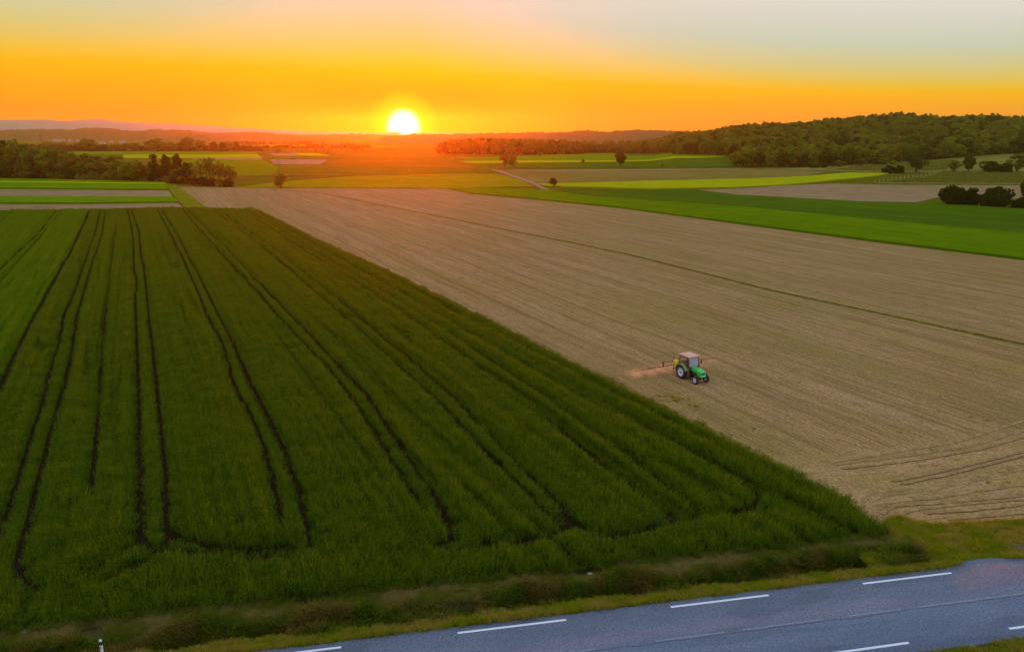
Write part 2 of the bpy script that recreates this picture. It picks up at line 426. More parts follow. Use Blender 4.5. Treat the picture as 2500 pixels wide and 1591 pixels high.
M['leaf_pale'] = leafy('pale_leaf', (.16, .17, .012), (.24, .22, .020))
M['leaf_wood'] = leafy('wood_leaf', (.035, .065, .005), (.24, .28, .012), .25, warm=(.30, .28, .014))
M['leaf_rust'] = leafy('rust_leaf', (.16, .15, .012), (.22, .19, .014))
M['far_wood'] = field_mat('far_wood', (.06, .085, .03), (.085, .105, .035), bscale=.09, bdist=4.0)
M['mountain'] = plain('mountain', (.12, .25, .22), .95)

def wheat_mat(name, c1, c2, tip, base, trans=.4, h=.85, big=.02, ears=None):
    m, t, b, o = mat(name); g = N(t); t.nodes.remove(b)
    oi = g.n('ShaderNodeObjectInfo')
    z = g.n('ShaderNodeSeparateXYZ'); t.links.new(g.n('ShaderNodeTexCoord').outputs['Object'], z.inputs[0])
    bn = g.noise(g.pos(), big, 3, .6); mn = g.noise(g.pos(), .5, 3, .6)
    if ears:
        rw = g.mapping(g.pos(), rot=(0, 0, R(-26.6)))
        mn = g.math('ADD', g.math('MULTIPLY', mn, .35), g.math('ADD', g.math('MULTIPLY', g.noise(g.mapping(rw, (1, .03, 0)), 2.2, 2, .6), .4), g.math('MULTIPLY', g.noise(g.mapping(rw, (.12, .8, 0)), 1.0, 2, .6), .25)))
    c = g.mix(g.rng(g.math('ADD', g.math('MULTIPLY', oi.outputs['Random'], .9), g.math('MULTIPLY', bn, .7)), .3, 1.1), c1, c2)
    c = g.mix(g.rng(mn, .45, .57, 0, .9), c, tip)
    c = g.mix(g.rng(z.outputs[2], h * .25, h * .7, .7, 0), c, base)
    if ears: c = g.mix(g.rng(z.outputs[2], h * .97, h * 1.04, 0, .85), c, ears)
    d = g.n('ShaderNodeBsdfDiffuse'); g.put(d.inputs[0], c)
    tr = g.n('ShaderNodeBsdfTranslucent'); g.put(tr.inputs[0], c)
    mx = g.n('ShaderNodeMixShader'); mx.inputs[0].default_value = trans
    t.links.new(d.outputs[0], mx.inputs[1]); t.links.new(tr.outputs[0], mx.inputs[2]); t.links.new(mx.outputs[0], o.inputs[0])
    return m
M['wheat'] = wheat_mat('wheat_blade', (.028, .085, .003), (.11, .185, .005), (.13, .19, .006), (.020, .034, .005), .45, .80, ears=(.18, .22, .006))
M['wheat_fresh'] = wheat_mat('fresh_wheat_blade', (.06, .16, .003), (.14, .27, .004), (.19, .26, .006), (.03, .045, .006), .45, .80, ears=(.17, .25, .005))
M['grass'] = wheat_mat('verge_grass', (.20, .28, .006), (.36, .33, .012), (.42, .32, .04), (.16, .14, .012), .35, .15, .6)
M['weeds'] = wheat_mat('ditch_weeds', (.025, .065, .004), (.12, .15, .008), (.17, .12, .02), (.03, .032, .006), .25, .45, .8)
M['drygrass'] = wheat_mat('dry_grass', (.10, .12, .006), (.20, .19, .02), (.30, .23, .06), (.08, .065, .012), .25, .3, .7)

# ------------------------------------------------------------------ ground sheet
def ground_sheet():
    r = [0.5]
    while r[-1] < 5500: r.append(r[-1] * 1.022 + .25)
    r = np.array(r)
    az = np.concatenate([np.linspace(R(-50), R(50), 300), np.linspace(R(53), R(307), 90)])
    A, RR = np.meshgrid(az, r)
    x = RR * np.sin(A); y = RR * np.cos(A)
    z = terrain(x, y) - 0.05
    nearflat = 1 - sstep(62, 75, RR)                       # dips under the finer near sheets
    z = z - 1.3 * nearflat
    n = len(az); V = np.stack([x, y, z], -1).reshape(-1, 3)
    i, j = np.meshgrid(np.arange(len(r) - 1), np.arange(n), indexing='ij')
    a = i * n + j; b = i * n + (j + 1) % n; c = (i + 1) * n + (j + 1) % n; d = (i + 1) * n + j
    Q = np.stack([a, d, c, b], -1).reshape(-1, 4)
    tag(link('ground', np_mesh('ground', V, Q, M['ground'], smooth=True)), kind='structure')
ground_sheet()

import bmesh
FZ = [0.02]
def field(name, pts, m, h=0.0, sub=None, smooth_edge=True):
    """a field patch: flat outline laid on the terrain, with crop height h and side faces"""
    FZ[0] += 0.012; z0 = FZ[0] + h
    bm = bmesh.new()
    vs = [bm.verts.new((p[0], p[1], 0)) for p in pts]
    f = bm.faces.new(vs); bm.normal_update()
    if f.normal.z < 0: bmesh.ops.reverse_faces(bm, faces=[f])
    bmesh.ops.triangulate(bm, faces=bm.faces[:])
    if sub:
        for _ in range(8):
            es = [e for e in bm.edges if e.calc_length() > sub]
            if not es: break
            bmesh.ops.subdivide_edges(bm, edges=es, cuts=1)
            bmesh.ops.triangulate(bm, faces=[q for q in bm.faces if len(q.verts) > 3])
    for v in bm.verts: v.co.z = float(terrain(v.co.x, v.co.y)) + z0
    be = [e for e in bm.edges if e.is_boundary]
    ex = bmesh.ops.extrude_edge_only(bm, edges=be)
    for v in [q for q in ex['geom'] if isinstance(q, bmesh.types.BMVert)]: v.co.z -= h + .35
    bmesh.ops.recalc_face_normals(bm, faces=bm.faces[:])
    me = bpy.data.meshes.new(name); bm.to_mesh(me); bm.free(); me.materials.append(m)
    return tag(link(name, me), kind='structure')

def jag(pts, step=3.0, amp=.25, seed=0):
    """break long straight outlines into slightly uneven ones"""
    out = []; n = len(pts)
    for i in range(n):
        a = np.array(pts[i], float); b = np.array(pts[(i + 1) % n], float); L = np.hypot(*(b - a)); k = max(1, int(L / step))
        d = (b - a) / max(L, 1e-6); nn = np.array([-d[1], d[0]])
        for j in range(k):
            p = a + (b - a) * j / k
            o = amp * vnoise(p[0] / (step * 1.7) + seed, p[1] / (step * 1.7)) if j else 0
            out.append(p + nn * o)
    return out

# the big harrowed field in the middle
wheat_right = hv([(2113, 1245), (1985, 1172), (1840, 1100), (1700, 1030), (1520, 940), (1340, 850), (1160, 760), (980, 670), (860, 615), (750, 566), (680, 532), (600, 493)])
brown = np.concatenate([hits([(2186, 1262), (2275, 1283), (2500, 1272)]), [[48, 46], [140, 62], [165, 105]],
                        hits([(2500, 636), (2149, 593), (1850, 554), (1516, 509), (1295, 487), (1150, 474), (1090, 461), (800, 460), (640, 459), (433, 456), (470, 485), (505, 512), (600, 512)]),
                        wheat_right[::-1][1:] + np.array([-3.0, -1.0])])
FZ[0] = -0.02
field('soil_field', brown, M['soil'])
# grass line between two strips of the harrowed field: see grass scatter below
GRASS_LINE = hv([(640, 447), (740, 452), (960, 495), (1190, 541), (1350, 572), (1500, 604), (1650, 642), (1800, 680), (2100, 744), (2407, 810), (2600, 850)])
# fields to the right
FZ[0] = 0.0
field('green_field', jag(hits([(1150, 461), (1250, 463), (1330, 465), (1441, 480), (1673, 497), (1800, 506), (2032, 529), (2236, 549), (2500, 573), (2760, 604), (2760, 668), (2500, 634), (2149, 591), (1850, 552), (1516, 507), (1295, 485), (1150, 472), (1090, 461)]), 4, .25), M['green'], .35)
field('green_field', hits([(1330, 463.5), (1441, 478.5), (1673, 495.5), (1800, 504.5), (2032, 527.5), (2236, 547), (2500, 571), (2760, 602), (2760, 540), (2500, 510), (2300, 498), (2236, 496), (2090, 492), (1800, 476), (1702, 466), (1586, 465)]), M['deep_green'], .15)
field('soil_field', hits([(1702, 464), (1800, 461), (1930, 453), (2024, 449), (2207, 452), (2498, 453), (2700, 454), (2700, 490), (2500, 485), (2291, 482), (2236, 494), (2090, 491), (1800, 475)]), M['far_soil'], 0.02, 25)
field('yellow_field', hits([(1312, 451), (1493, 446), (1850, 437), (1945, 433), (2073, 423), (2169, 425), (2143, 430), (2047, 440), (1930, 452), (1800, 459), (1586, 463), (1342, 456)]), M['rape'], .4, 25)
field('stubble_field', hits([(1220, 417), (1818, 412), (1930, 414), (2015, 421), (1945, 432), (1850, 436), (1493, 445), (1312, 450)]), M['olive'], .02, 25)
field('soil_field', hits([(1240, 416), (1700, 412.5), (1810, 412), (1800, 415), (1500, 417), (1250, 418)]), M['far_soil'], .05)
field('green_field', hits([(1150, 401), (1528, 396), (1778, 383), (1800, 396), (1800, 409), (1500, 410), (1180, 412)]), M['deep_green'], .2, 30)
field('yellow_field', hits([(1120, 394), (1420, 392), (1644, 382), (1778, 383), (1528, 395.5), (1150, 400)]), M['rape'], .3, 30)
field('green_field', hits([(1120, 386), (1330, 381), (1500, 377.5), (1640, 375), (1778, 382), (1644, 381.5), (1420, 391), (1150, 393)]), M['lush'], .2, 30)
field('yellow_field', hits([(1326, 379), (1500, 375), (1500, 376.5), (1326, 380.5)]), M['gold'], .3)
# fields straight ahead and left
field('golden_field', hits([(575, 459), (690, 445), (860, 432), (1130, 425), (1215, 426), (1275, 443), (1305, 456), (1150, 460), (1090, 460), (800, 459)]), M['gold'], .2)
field('green_field', hits([(560, 431), (690, 409), (900, 407), (1220, 412), (1195, 424), (1130, 424), (860, 431), (665, 429)]), M['deep_green'], .15)
field('soil_field', hits([(660, 390), (800, 389.5), (784, 402), (667, 402)]), M['far_soil'], .03)
field('green_field', hits([(540, 391), (641, 391.5), (681, 410), (665, 429), (540, 431), (400, 431), (400, 391)]), M['green'], .15)
field('soil_field', hits([(470, 388), (640, 388), (642, 391), (470, 390)]), M['far_soil'], .03)
field('yellow_field', hits([(300, 379), (629, 377.5), (641, 387.5), (300, 387)]), M['rape'], .3)
field('green_field', hits([(180, 371), (625, 372), (629, 377), (180, 378)]), M['lush'], .2)
field('soil_field', hits([(660, 375), (715, 375), (735, 381), (670, 381)]), M['far_soil'], .03)
field('yellow_field', hits([(716, 375), (770, 375), (808, 381), (735, 381)]), M['rape'], .3)
field('green_field', hits([(640, 383), (900, 381), (1120, 380), (1120, 388), (660, 389)]), M['deep_green'], .1)
field('golden_field', hits([(640, 353), (900, 354), (1000, 360), (860, 362), (620, 358)]), M['gold'], .2)
field('soil_field', hits([(-300, 501), (200, 501), (435, 498), (452, 512), (215, 515), (0, 518), (-300, 523)]), M['far_soil'], 0.02)
field('green_field', jag(hits([(-300, 484), (422, 484), (437, 496), (200, 499), (-300, 499)]), 4, .2), M['lush'], .45)
field('soil_field', hits([(-300, 464), (0, 464), (412, 467.5), (423, 483.5), (-300, 483.5)]), M['far_soil'], .02)
field('green_field', jag(hits([(-300, 431), (0, 437), (200, 442), (404, 448), (412, 466), (0, 462), (-300, 459)]), 4, .2), M['lush'], .45)
field('yellow_field', hits([(-300, 443), (0, 446.5), (200, 449), (404, 452.5), (404, 454), (0, 449.5), (-300, 447)]), M['rape'], .6)
field('grass_track', hits([(404, 448), (433, 455), (505, 510), (452, 512), (440, 498), (415, 468)]), M['meadow'], .05)
field('dirt_path', hits([(1198, 416), (1206, 416), (1225, 419), (1306, 449), (1330, 462), (1345, 467), (1322, 464), (1296, 451), (1214, 421)]), M['path'], .28)
field('dirt_path', hits([(560, 431), (680, 428.6), (860, 427.4), (680, 429.6), (560, 432)]), M['olive'], .2)
# rough slope with vineyards at the foot of the hill
field('vineyard_ground', hits([(2136, 450), (2500, 452), (2800, 452), (2800, 388), (2500, 384), (2468, 377), (2323, 388), (2265, 393), (2207, 396), (2003, 409), (1931, 411), (1850, 412), (2020, 419), (2075, 421), (2169, 423), (2285, 424)]), M['vine_ground'], .02, 18)

# tyre tracks where the tractor turned on the headland
def smooth_line(P, n=60):
    P = np.asarray(P, float); t = np.r_[0, np.cumsum(np.hypot(*np.diff(P, axis=0).T))]; q = np.linspace(0, t[-1], n)
    out = np.c_[np.interp(q, t, P[:, 0]), np.interp(q, t, P[:, 1])]
    for _ in range(3): out[1:-1] = (out[:-2] + 2 * out[1:-1] + out[2:]) / 4
    return out
def z8(pts): return hits([(1600 + x / 2.592, 1000 + y / 2.592) for x, y in pts])
def track(pts, w=.30):
    L = smooth_line(z8(pts)); d = np.gradient(L, axis=0); d /= np.hypot(*d.T)[:, None]; nn = np.c_[-d[:, 1], d[:, 0]]
    n = len(L); ww = w / 2 * (1 + .25 * vnoise(np.arange(n) * .7, np.zeros(n), int(pts[0][0])))[:, None]
    V = np.concatenate([np.c_[L + nn * ww, np.full(n, .002)], np.c_[L - nn * ww, np.full(n, .002)]]); i = np.arange(n - 1)
    global TRZ_; TRZ_ += .004; V[:, 2] = TRZ_; tag(link('tyre_track', np_mesh('tyre_track', V, np.stack([i, n + i, n + i + 1, i + 1], -1), M['track'])), kind='structure')
TRZ_ = 0.006
for p in ([(1312, 606), (1318, 570), (1345, 542), (1420, 520), (1700, 492), (2000, 432), (2200, 386), (2345, 345)], [(1350, 622), (1368, 580), (1400, 556), (1480, 538), (1720, 508), (2010, 450), (2345, 368)],
          [(1100, 330), (1300, 302), (1500, 272), (1900, 203), (2345, 66)], [(1130, 350), (1330, 322), (1550, 298), (2000, 228), (2345, 128)], [(1420, 632), (1440, 600), (1520, 578), (1760, 560), (2000, 520), (2345, 470)],
          [(1850, 692), (2100, 672), (2345, 650)], [(1440, 660), (1470, 622), (1560, 604), (1800, 590), (2345, 540)], [(1500, 690), (1600, 640), (1900, 600), (2345, 566)], [(1180, 372), (1400, 350), (1700, 310), (2050, 250), (2345, 168)], [(1500, 452), (1800, 392), (2100, 320), (2345, 262)], [(1560, 470), (1850, 410), (2140, 338), (2345, 285)], [(1700, 655), (1950, 640), (2345, 600)]): track(p)

# ------------------------------------------------------------------ road, verge and ditch
def strip(name, u0, u1, w0, w1, z, m, du=2.0, kind='structure', wob=0.0):
    n = max(2, int((u1 - u0) / du) + 1); u = np.linspace(u0, u1, n)
    a = uw(u, np.full(n, w0) + wob * vnoise(u * .8, u * 0, 5)); b = uw(u, np.full(n, w1) + wob * vnoise(u * .7, u * 0 + 9, 6))
    V = np.concatenate([np.c_[a, np.full(n, z)], np.c_[b, np.full(n, z)]])
    i = np.arange(n - 1); Q = np.stack([i, i + 1, n + i + 1, n + i], -1)
    return tag(link(name, np_mesh(name, V, Q, m)), kind=kind)
ROAD_Z = 0.10
# asphalt with its ragged far edge and the start of the side road at the right
u = np.arange(-120, 121, .5)
bulge = 0.48 * sstep(30.0, 31.8, u) * (1 - sstep(32.8, 35.2, u))
w_top = 30.74 + bulge + .05 * vnoise(u * 1.3, u * 0, 2) + .03 * vnoise(u * 4, u * 0, 4); w_bot = 25.05 + .05 * vnoise(u * 1.3, u * 0, 12)
n = len(u); T = uw(u, w_top); B_ = uw(u, w_bot)
V = np.concatenate([np.c_[B_, np.full(n, ROAD_Z)], np.c_[T, np.full(n, ROAD_Z)], np.c_[B_, np.full(n, -.2)], np.c_[T, np.full(n, -.2)]])
i = np.arange(n - 1)
Q = np.concatenate([np.stack([i, i + 1, n + i + 1, n + i], -1), np.stack([2 * n + i, 2 * n + i + 1, i + 1, i], -1), np.stack([n + i, n + i + 1, 3 * n + i + 1, 3 * n + i], -1)])
tag(link('road', np_mesh('road', V, Q, M['asphalt'])), kind='structure')
for k in range(-9, 10):
    a = 3.1 + 10.72 * k
    strip('edge_line', a, a + 5.32, 30.23, 30.37, ROAD_Z + .004, M['paint'], .8)
    strip('edge_line', a + 4.55, a + 9.85, 25.64, 25.78, ROAD_Z + .004, M['paint'], .8)
for a, b in ((1.2, 4.6), (6.4, 9.2), (12.1, 15.6), (16.5, 20.8), (22.1, 25.0), (26.0, 32.1), (-4, -1), (-9.5, -6)):
    strip('centre_line', a, b, 27.96, 28.04, ROAD_Z + .004, M['worn_paint'], .5)
# earth beside the road: verge, ditch, bank
def ditch_depth(u):
    return (1 - sstep(26.5, 29.5, u)) + sstep(37.5, 39.5, u)
def roadside():
    u = np.arange(-130, 130.1, .3)
    w = np.concatenate([[18, 22, 24.2, 24.9, 25.3, 30.5], np.arange(30.6, 36.0, .14), [37, 39, 42, 46, 52, 60]])
    U, Wd = np.meshgrid(u, w, indexing='ij')
    d = ditch_depth(U)
    z = 0.03 - d * .75 * sstep(31.55, 32.0, Wd + .1 * vnoise(U * .7, Wd)) * (1 - sstep(32.35, 33.1, Wd + .12 * vnoise(U * .6, Wd, 4)))
    z = z - .10 * sstep(32.6, 33.6, Wd) + .045 * fbm(U * 1.6, Wd * 2.2, 3, 8) * (1 - sstep(34, 37, Wd)) * ((Wd > 30.8) | (Wd < 24.9))
    z = np.where((Wd > 24.95) & (Wd < 30.72), -.04, z)
    z = np.where(Wd > 34.5, -.085, z)
    z = z + np.where((U > 26) & (Wd > 31.4) & (Wd < 36), .05 * (Wd - 31.4) * 0, 0)
    P = uw(U, Wd); V = np.concatenate([P, z[..., None]], -1).reshape(-1, 3)
    n = len(w); i, j = np.meshgrid(np.arange(len(u) - 1), np.arange(n - 1), indexing='ij')
    a = i * n + j; Q = np.stack([a, a + n, a + n + 1, a + 1], -1).reshape(-1, 4)
    tag(link('verge', np_mesh('verge', V, Q, M['verge'], smooth=True)), kind='structure')
roadside()
# gravel by the field entrance
c = hit(2488, 1336)
bm = MB(); pts = [(c[0] + (1.5 + .3 * random.random()) * math.cos(t) , c[1] + (.62 + .12 * random.random()) * math.sin(t)) for t in np.linspace(0, 2 * math.pi, 20, endpoint=False)]
bm.add([(p[0], p[1], .0) for p in pts] + [(c[0], c[1], .22)], [(i, (i + 1) % 20, 20) for i in range(20)])
tag(bm.build('gravel_heap', M['gravel'], smooth=True), 'low grey gravel heap at the field entrance beside the road', 'gravel heap')

# ------------------------------------------------------------------ scattering (uncountable plants only)
def scatter(name, protos, P, rz, scl, label=None, cat=None, tilt=None, kind='stuff'):
    pc = bpy.data.collections.new(name + '_pieces')
    for k, me in enumerate(protos):
        pc.objects.link(bpy.data.objects.new(name + '_piece', me))
    n = len(P); me = bpy.data.meshes.new(name)
    me.vertices.add(n); me.vertices.foreach_set('co', np.asarray(P, np.float32).ravel())
    rot = np.zeros((n, 3), np.float32); rot[:, 2] = rz
    if tilt is not None: rot[:, :2] = tilt
    for nm, ty, fld, dat in (('rot', 'FLOAT_VECTOR', 'vector', rot), ('scl', 'FLOAT_VECTOR', 'vector', np.asarray(scl, np.float32)), ('idx', 'INT', 'value', rng.integers(0, len(protos), n).astype(np.int32))):
        at = me.attributes.new(nm, ty, 'POINT'); at.data.foreach_set(fld, np.ascontiguousarray(dat).ravel())
    o = link(name, me); tag(o, label, cat, kind=kind)
    g = bpy.data.node_groups.new(name, 'GeometryNodeTree')
    g.interface.new_socket('Geometry', in_out='INPUT', socket_type='NodeSocketGeometry'); g.interface.new_socket('Geometry', in_out='OUTPUT', socket_type='NodeSocketGeometry')
    gi = g.nodes.new('NodeGroupInput'); go = g.nodes.new('NodeGroupOutput'); ip = g.nodes.new('GeometryNodeInstanceOnPoints'); ci = g.nodes.new('GeometryNodeCollectionInfo')
    ci.inputs['Collection'].default_value = pc; ci.inputs['Separate Children'].default_value = True; ci.inputs['Reset Children'].default_value = True
    g.links.new(gi.outputs[0], ip.inputs['Points']); g.links.new(ci.outputs[0], ip.inputs['Instance']); ip.inputs['Pick Instance'].default_value = True
    def attr(nm, ty):
        a = g.nodes.new('GeometryNodeInputNamedAttribute'); a.data_type = ty; a.inputs['Name'].default_value = nm
        return next(s for s in a.outputs if s.enabled and s.name == 'Attribute')
    e = g.nodes.new('FunctionNodeEulerToRotation'); g.links.new(attr('rot', 'FLOAT_VECTOR'), e.inputs[0]); g.links.new(e.outputs[0], ip.inputs['Rotation'])
    g.links.new(attr('scl', 'FLOAT_VECTOR'), ip.inputs['Scale']); g.links.new(attr('idx', 'INT'), ip.inputs['Instance Index']); g.links.new(ip.outputs[0], go.inputs[0])
    md = o.modifiers.new('scatter', 'NODES'); md.node_group = g
    return o
def blade_tile(name, m, size, n, h, ear=True, w=.014, spread=.10, leaves=1, hvar=.15, leaf_len=.3):
    V = []; Q = []
    def quad(a, b, c, d): k = len(V); V.extend((a, b, c, d)); Q.append((k, k + 1, k + 2, k + 3))
    for _ in range(n):
        x, y = rng.uniform(-size / 2, size / 2, 2); hh = h * (1 + rng.normal() * hvar); t = rng.uniform(0, 2 * math.pi)
        lx, ly = rng.normal(0, spread, 2) * hh; dx, dy = math.cos(t) * w / 2, math.sin(t) * w / 2
        m1 = (x + lx * .35, y + ly * .35, hh * .55); tp = (x + lx, y + ly, hh)
        quad((x - dx * .8, y - dy * .8, 0), (x + dx * .8, y + dy * .8, 0), (m1[0] + dx, m1[1] + dy, m1[2]), (m1[0] - dx, m1[1] - dy, m1[2]))
        quad((m1[0] - dx, m1[1] - dy, m1[2]), (m1[0] + dx, m1[1] + dy, m1[2]), (tp[0] + dx * .5, tp[1] + dy * .5, tp[2]), (tp[0] - dx * .5, tp[1] - dy * .5, tp[2]))
        if ear:
            t2 = rng.uniform(0, 2 * math.pi); ex, ey = math.cos(t2) * .009, math.sin(t2) * .009
            quad((tp[0] - ex, tp[1] - ey, hh - .03), (tp[0] + ex, tp[1] + ey, hh - .03), (tp[0] + ex * .7 + lx * .1, tp[1] + ey * .7 + ly * .1, hh + .07), (tp[0] - ex * .7 + lx * .1, tp[1] - ey * .7 + ly * .1, hh + .07))
        for _l in range(leaves):
            t3 = rng.uniform(0, 2 * math.pi); L = leaf_len * rng.uniform(.6, 1.2); z0 = hh * rng.uniform(.45, .85)
            cx, cy = math.cos(t3), math.sin(t3); px_, py_ = -cy * w * .6, cx * w * .6
            k1 = (x + cx * L * .45, y + cy * L * .45, z0 + L * .35); k2 = (x + cx * L, y + cy * L, z0 + L * rng.uniform(-.15, .4))
            quad((x - px_ * .6, y - py_ * .6, z0), (x + px_ * .6, y + py_ * .6, z0), (k1[0] + px_, k1[1] + py_, k1[2]), (k1[0] - px_, k1[1] - py_, k1[2]))
            quad((k1[0] - px_, k1[1] - py_, k1[2]), (k1[0] + px_, k1[1] + py_, k1[2]), (k2[0] + px_ * .2, k2[1] + py_ * .2, k2[2]), (k2[0] - px_ * .2, k2[1] - py_ * .2, k2[2]))
    return np_mesh(name, V, Q, m)

# tramlines of the wheat, traced as ground lines
def z1(pts): return [(x / 3.404, y / 3.404 + 500) for x, y in pts]
def vv(pts): return [(x * K, y * K) for x, y in pts]
TRAM = [
    (z1([(745, 62), (680, 215), (580, 430), (470, 620), (330, 890), (180, 1170), (15, 1530), (-60, 1700)]), .50),
    (z1([(835, 65), (790, 270), (720, 460), (655, 660), (590, 820), (530, 980), (490, 1200), (395, 1530)]) + vv([(60, 1100), (0, 1260), (-40, 1370)]), .33),
    (z1([(880, 65), (845, 290), (790, 450), (735, 640), (680, 830), (640, 980), (610, 1200), (545, 1530)]) + vv([(88, 1150), (58, 1270), (42, 1340), (55, 1375), (95, 1395)]), .33),
    (z1([(465, 70), (330, 240), (0, 565), (-300, 860)]), .40), (z1([(515, 65), (370, 240), (0, 670), (-300, 1010)]), .40),
    (z1([(60, 70), (0, 130)]), .3), (z1([(105, 70), (0, 180)]), .3),
    (z1([(970, 190), (940, 400), (900, 760), (870, 1000), (835, 1530)]) + vv([(232, 1010), (215, 1180)]), .24),
    (z1([(1060, 60), (1100, 220), (1120, 560), (1145, 700), (1130, 760), (1135, 1000), (1155, 1530)]) + vv([(328, 1050), (334, 1270), (352, 1300), (385, 1312)]), .33),
    (z1([(1095, 60), (1150, 220), (1180, 460), (1220, 700), (1240, 1000), (1300, 1530)]) + vv([(383, 1050), (394, 1200), (396, 1270), (388, 1300)]), .33),
    (vv([(334, 1270), (310, 1300), (270, 1330), (215, 1362)]), .38), (vv([(388, 1300), (340, 1338), (290, 1362), (240, 1385)]), .38),
    (vv([(398, 1262), (430, 1280), (500, 1300), (600, 1306), (720, 1300)]), .36), (vv([(400, 1300), (470, 1318), (560, 1326), (680, 1322)]), .34),
    (z1([(1310, 60), (1410, 240), (1490, 400), (1590, 620), (1720, 950), (1850, 1180), (1950, 1530)]) + vv([(610, 1030), (640, 1130), (665, 1250)]), .33),
    (z1([(1345, 60), (1470, 260), (1540, 400), (1660, 620), (1790, 880), (1950, 1200), (2090, 1530)]) + vv([(655, 1040), (700, 1150), (722, 1255), (735, 1300)]), .33),
    (z1([(1520, 50), (1640, 200), (1850, 430), (2080, 680), (2383, 1030)]) + vv([(800, 905), (880, 1025), (950, 1140), (1000, 1215)]), .33),
    (z1([(1560, 50), (1690, 190), (1900, 400), (2140, 660), (2383, 910)]) + vv([(860, 937), (960, 1090), (1030, 1190), (1062, 1255)]), .34),
    (vv([(497, 495), (650, 612), (830, 772), (1000, 922), (1150, 1080), (1290, 1222), (1320, 1250)]), .30),
    (vv([(512, 495), (668, 608), (870, 775), (1060, 938), (1190, 1075), (1310, 1195), (1335, 1225), (1325, 1255), (1240, 1290), (1050, 1305)]), .30),
    (vv([(555, 495), (640, 545), (760, 622), (1000, 782), (1260, 968), (1420, 1105), (1575, 1225)]), .32),
    (vv([(570, 495), (660, 545), (800, 632), (1040, 782), (1300, 958), (1480, 1090), (1640, 1215)]), .30),
    (vv([(600, 500), (850, 642), (1100, 792), (1400, 962), (1600, 1065), (1740, 1145), (1770, 1170)]), .32),
    (vv([(700, 545), (850, 620), (1010, 705), (1200, 810), (1380, 905), (1540, 985), (1690, 1060)]), .24),
]
TRAM += [([(1390, 1280), (1425, 1308), (1480, 1325), (1560, 1318), (1640, 1290), (1750, 1272), (1880, 1262)], .35), ([(1838, 1213), (1850, 1232), (1835, 1252), (1760, 1272)], .35),
         ([(1635, 1262), (1640, 1290)], .34), ([(1100, 1305), (1104, 1330), (1060, 1345)], .34), ([(1180, 1345), (1320, 1325), (1390, 1300), (1386, 1272)], .35)]
TRAM = [(hits(p), w) for p, w in TRAM]
wheat_poly = np.concatenate([uw(np.array([-60.0, 29.35]), np.array([34.25, 34.0])), wheat_right[1:], hits([(600, 514), (430, 512), (215, 516), (0, 519), (-260, 523)])])
def wheat():
    cell = .25
    lo = -70; pp = np.arange(-75, 60, cell); rr = np.arange(8, 300, cell)
    A, B = np.meshgrid(pp, rr); A = A.ravel(); B = B.ravel()
    a = A + rng.uniform(-.05, .05, len(A)); b = B + rng.uniform(-.1, .1, len(A))
    x = a * ROWN[0] + b * ROW[0]; y = a * ROWN[1] + b * ROW[1]
    w = x * RN[0] + y * RN[1]
    edge = .22 * vnoise(x * .5, y * .5, 3) + .15 * vnoise(x * 1.7, y * 1.7, 31)
    keep = in_poly(x + edge, y + edge, wheat_poly) & (np.abs(np.arctan2(x, y)) < R(40)) & (w > 34.15 + edge * .6)
    x, y, a, b, w, edge = x[keep], y[keep], a[keep], b[keep], w[keep], edge[keep]
    g = np.ones(len(x)); keep = np.ones(len(x), bool)
    for pl, hw in TRAM:
        bx = (x > pl[:, 0].min() - 2) & (x < pl[:, 0].max() + 2) & (y > pl[:, 1].min() - 2) & (y < pl[:, 1].max() + 2)
        idx = np.nonzero(bx)[0]
        d = dist_line(x[idx], y[idx], pl)
        de = np.hypot(x[idx] - pl[-1, 0], y[idx] - pl[-1, 1])
        keep[idx[d < hw * .80 * np.clip(de / 1.5, .75, 1)]] = False
        g[idx] *= 1 - .22 * np.exp(-((d - hw) / .3) ** 2) * (d < hw + .6)
    h = g * (1 + .07 * fbm(x / 9, y / 9, 3, 1) + .12 * vnoise(x / 1.1, y / 1.1, 9) + .12 * vnoise(x / .42, y / .42, 19) + .17 * vnoise(a / .42, b / 22, 5) + .13 * vnoise(a / 1.5, b / 80, 6) + .07 * vnoise(a / 7, b / 2.2, 8))
    # finer, weaker drill misses running with the rows
    miss = (np.abs(vnoise(a / .9, b / 60, 21)) < .085) & (vnoise(a / 5, b / 25, 22) > -.25)
    h = np.where(miss, h * .62, h)
    h = h * (.55 + .45 * sstep(34.1, 34.7, w + edge))
    dr = dist_line(x, y, wheat_right); er = sstep(0, 1.3, dr + .5 * vnoise(x / .8, y / .8, 77))
    h = h * (.55 + .45 * er); keep &= rng.random(len(x)) < .45 + .55 * er
    h = h[keep]; x = x[keep]; y = y[keep]; n = len(x)
    rz = math.atan2(ROW[1], ROW[0]) + rng.choice([0, math.pi], n) + rng.normal(0, .15, n)
    s = np.stack([np.ones(n), np.ones(n), h], -1)
    print('wheat tiles', n)
    a = x * ROWN[0] + y * ROWN[1]; left = a < -13.1
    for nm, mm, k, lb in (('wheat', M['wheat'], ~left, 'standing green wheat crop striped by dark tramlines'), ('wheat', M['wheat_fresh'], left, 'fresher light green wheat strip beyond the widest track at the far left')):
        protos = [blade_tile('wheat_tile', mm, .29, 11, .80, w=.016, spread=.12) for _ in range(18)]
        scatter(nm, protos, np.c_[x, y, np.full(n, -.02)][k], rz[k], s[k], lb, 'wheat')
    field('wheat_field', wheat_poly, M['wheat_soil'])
FZ[0] = -.02
wheat()

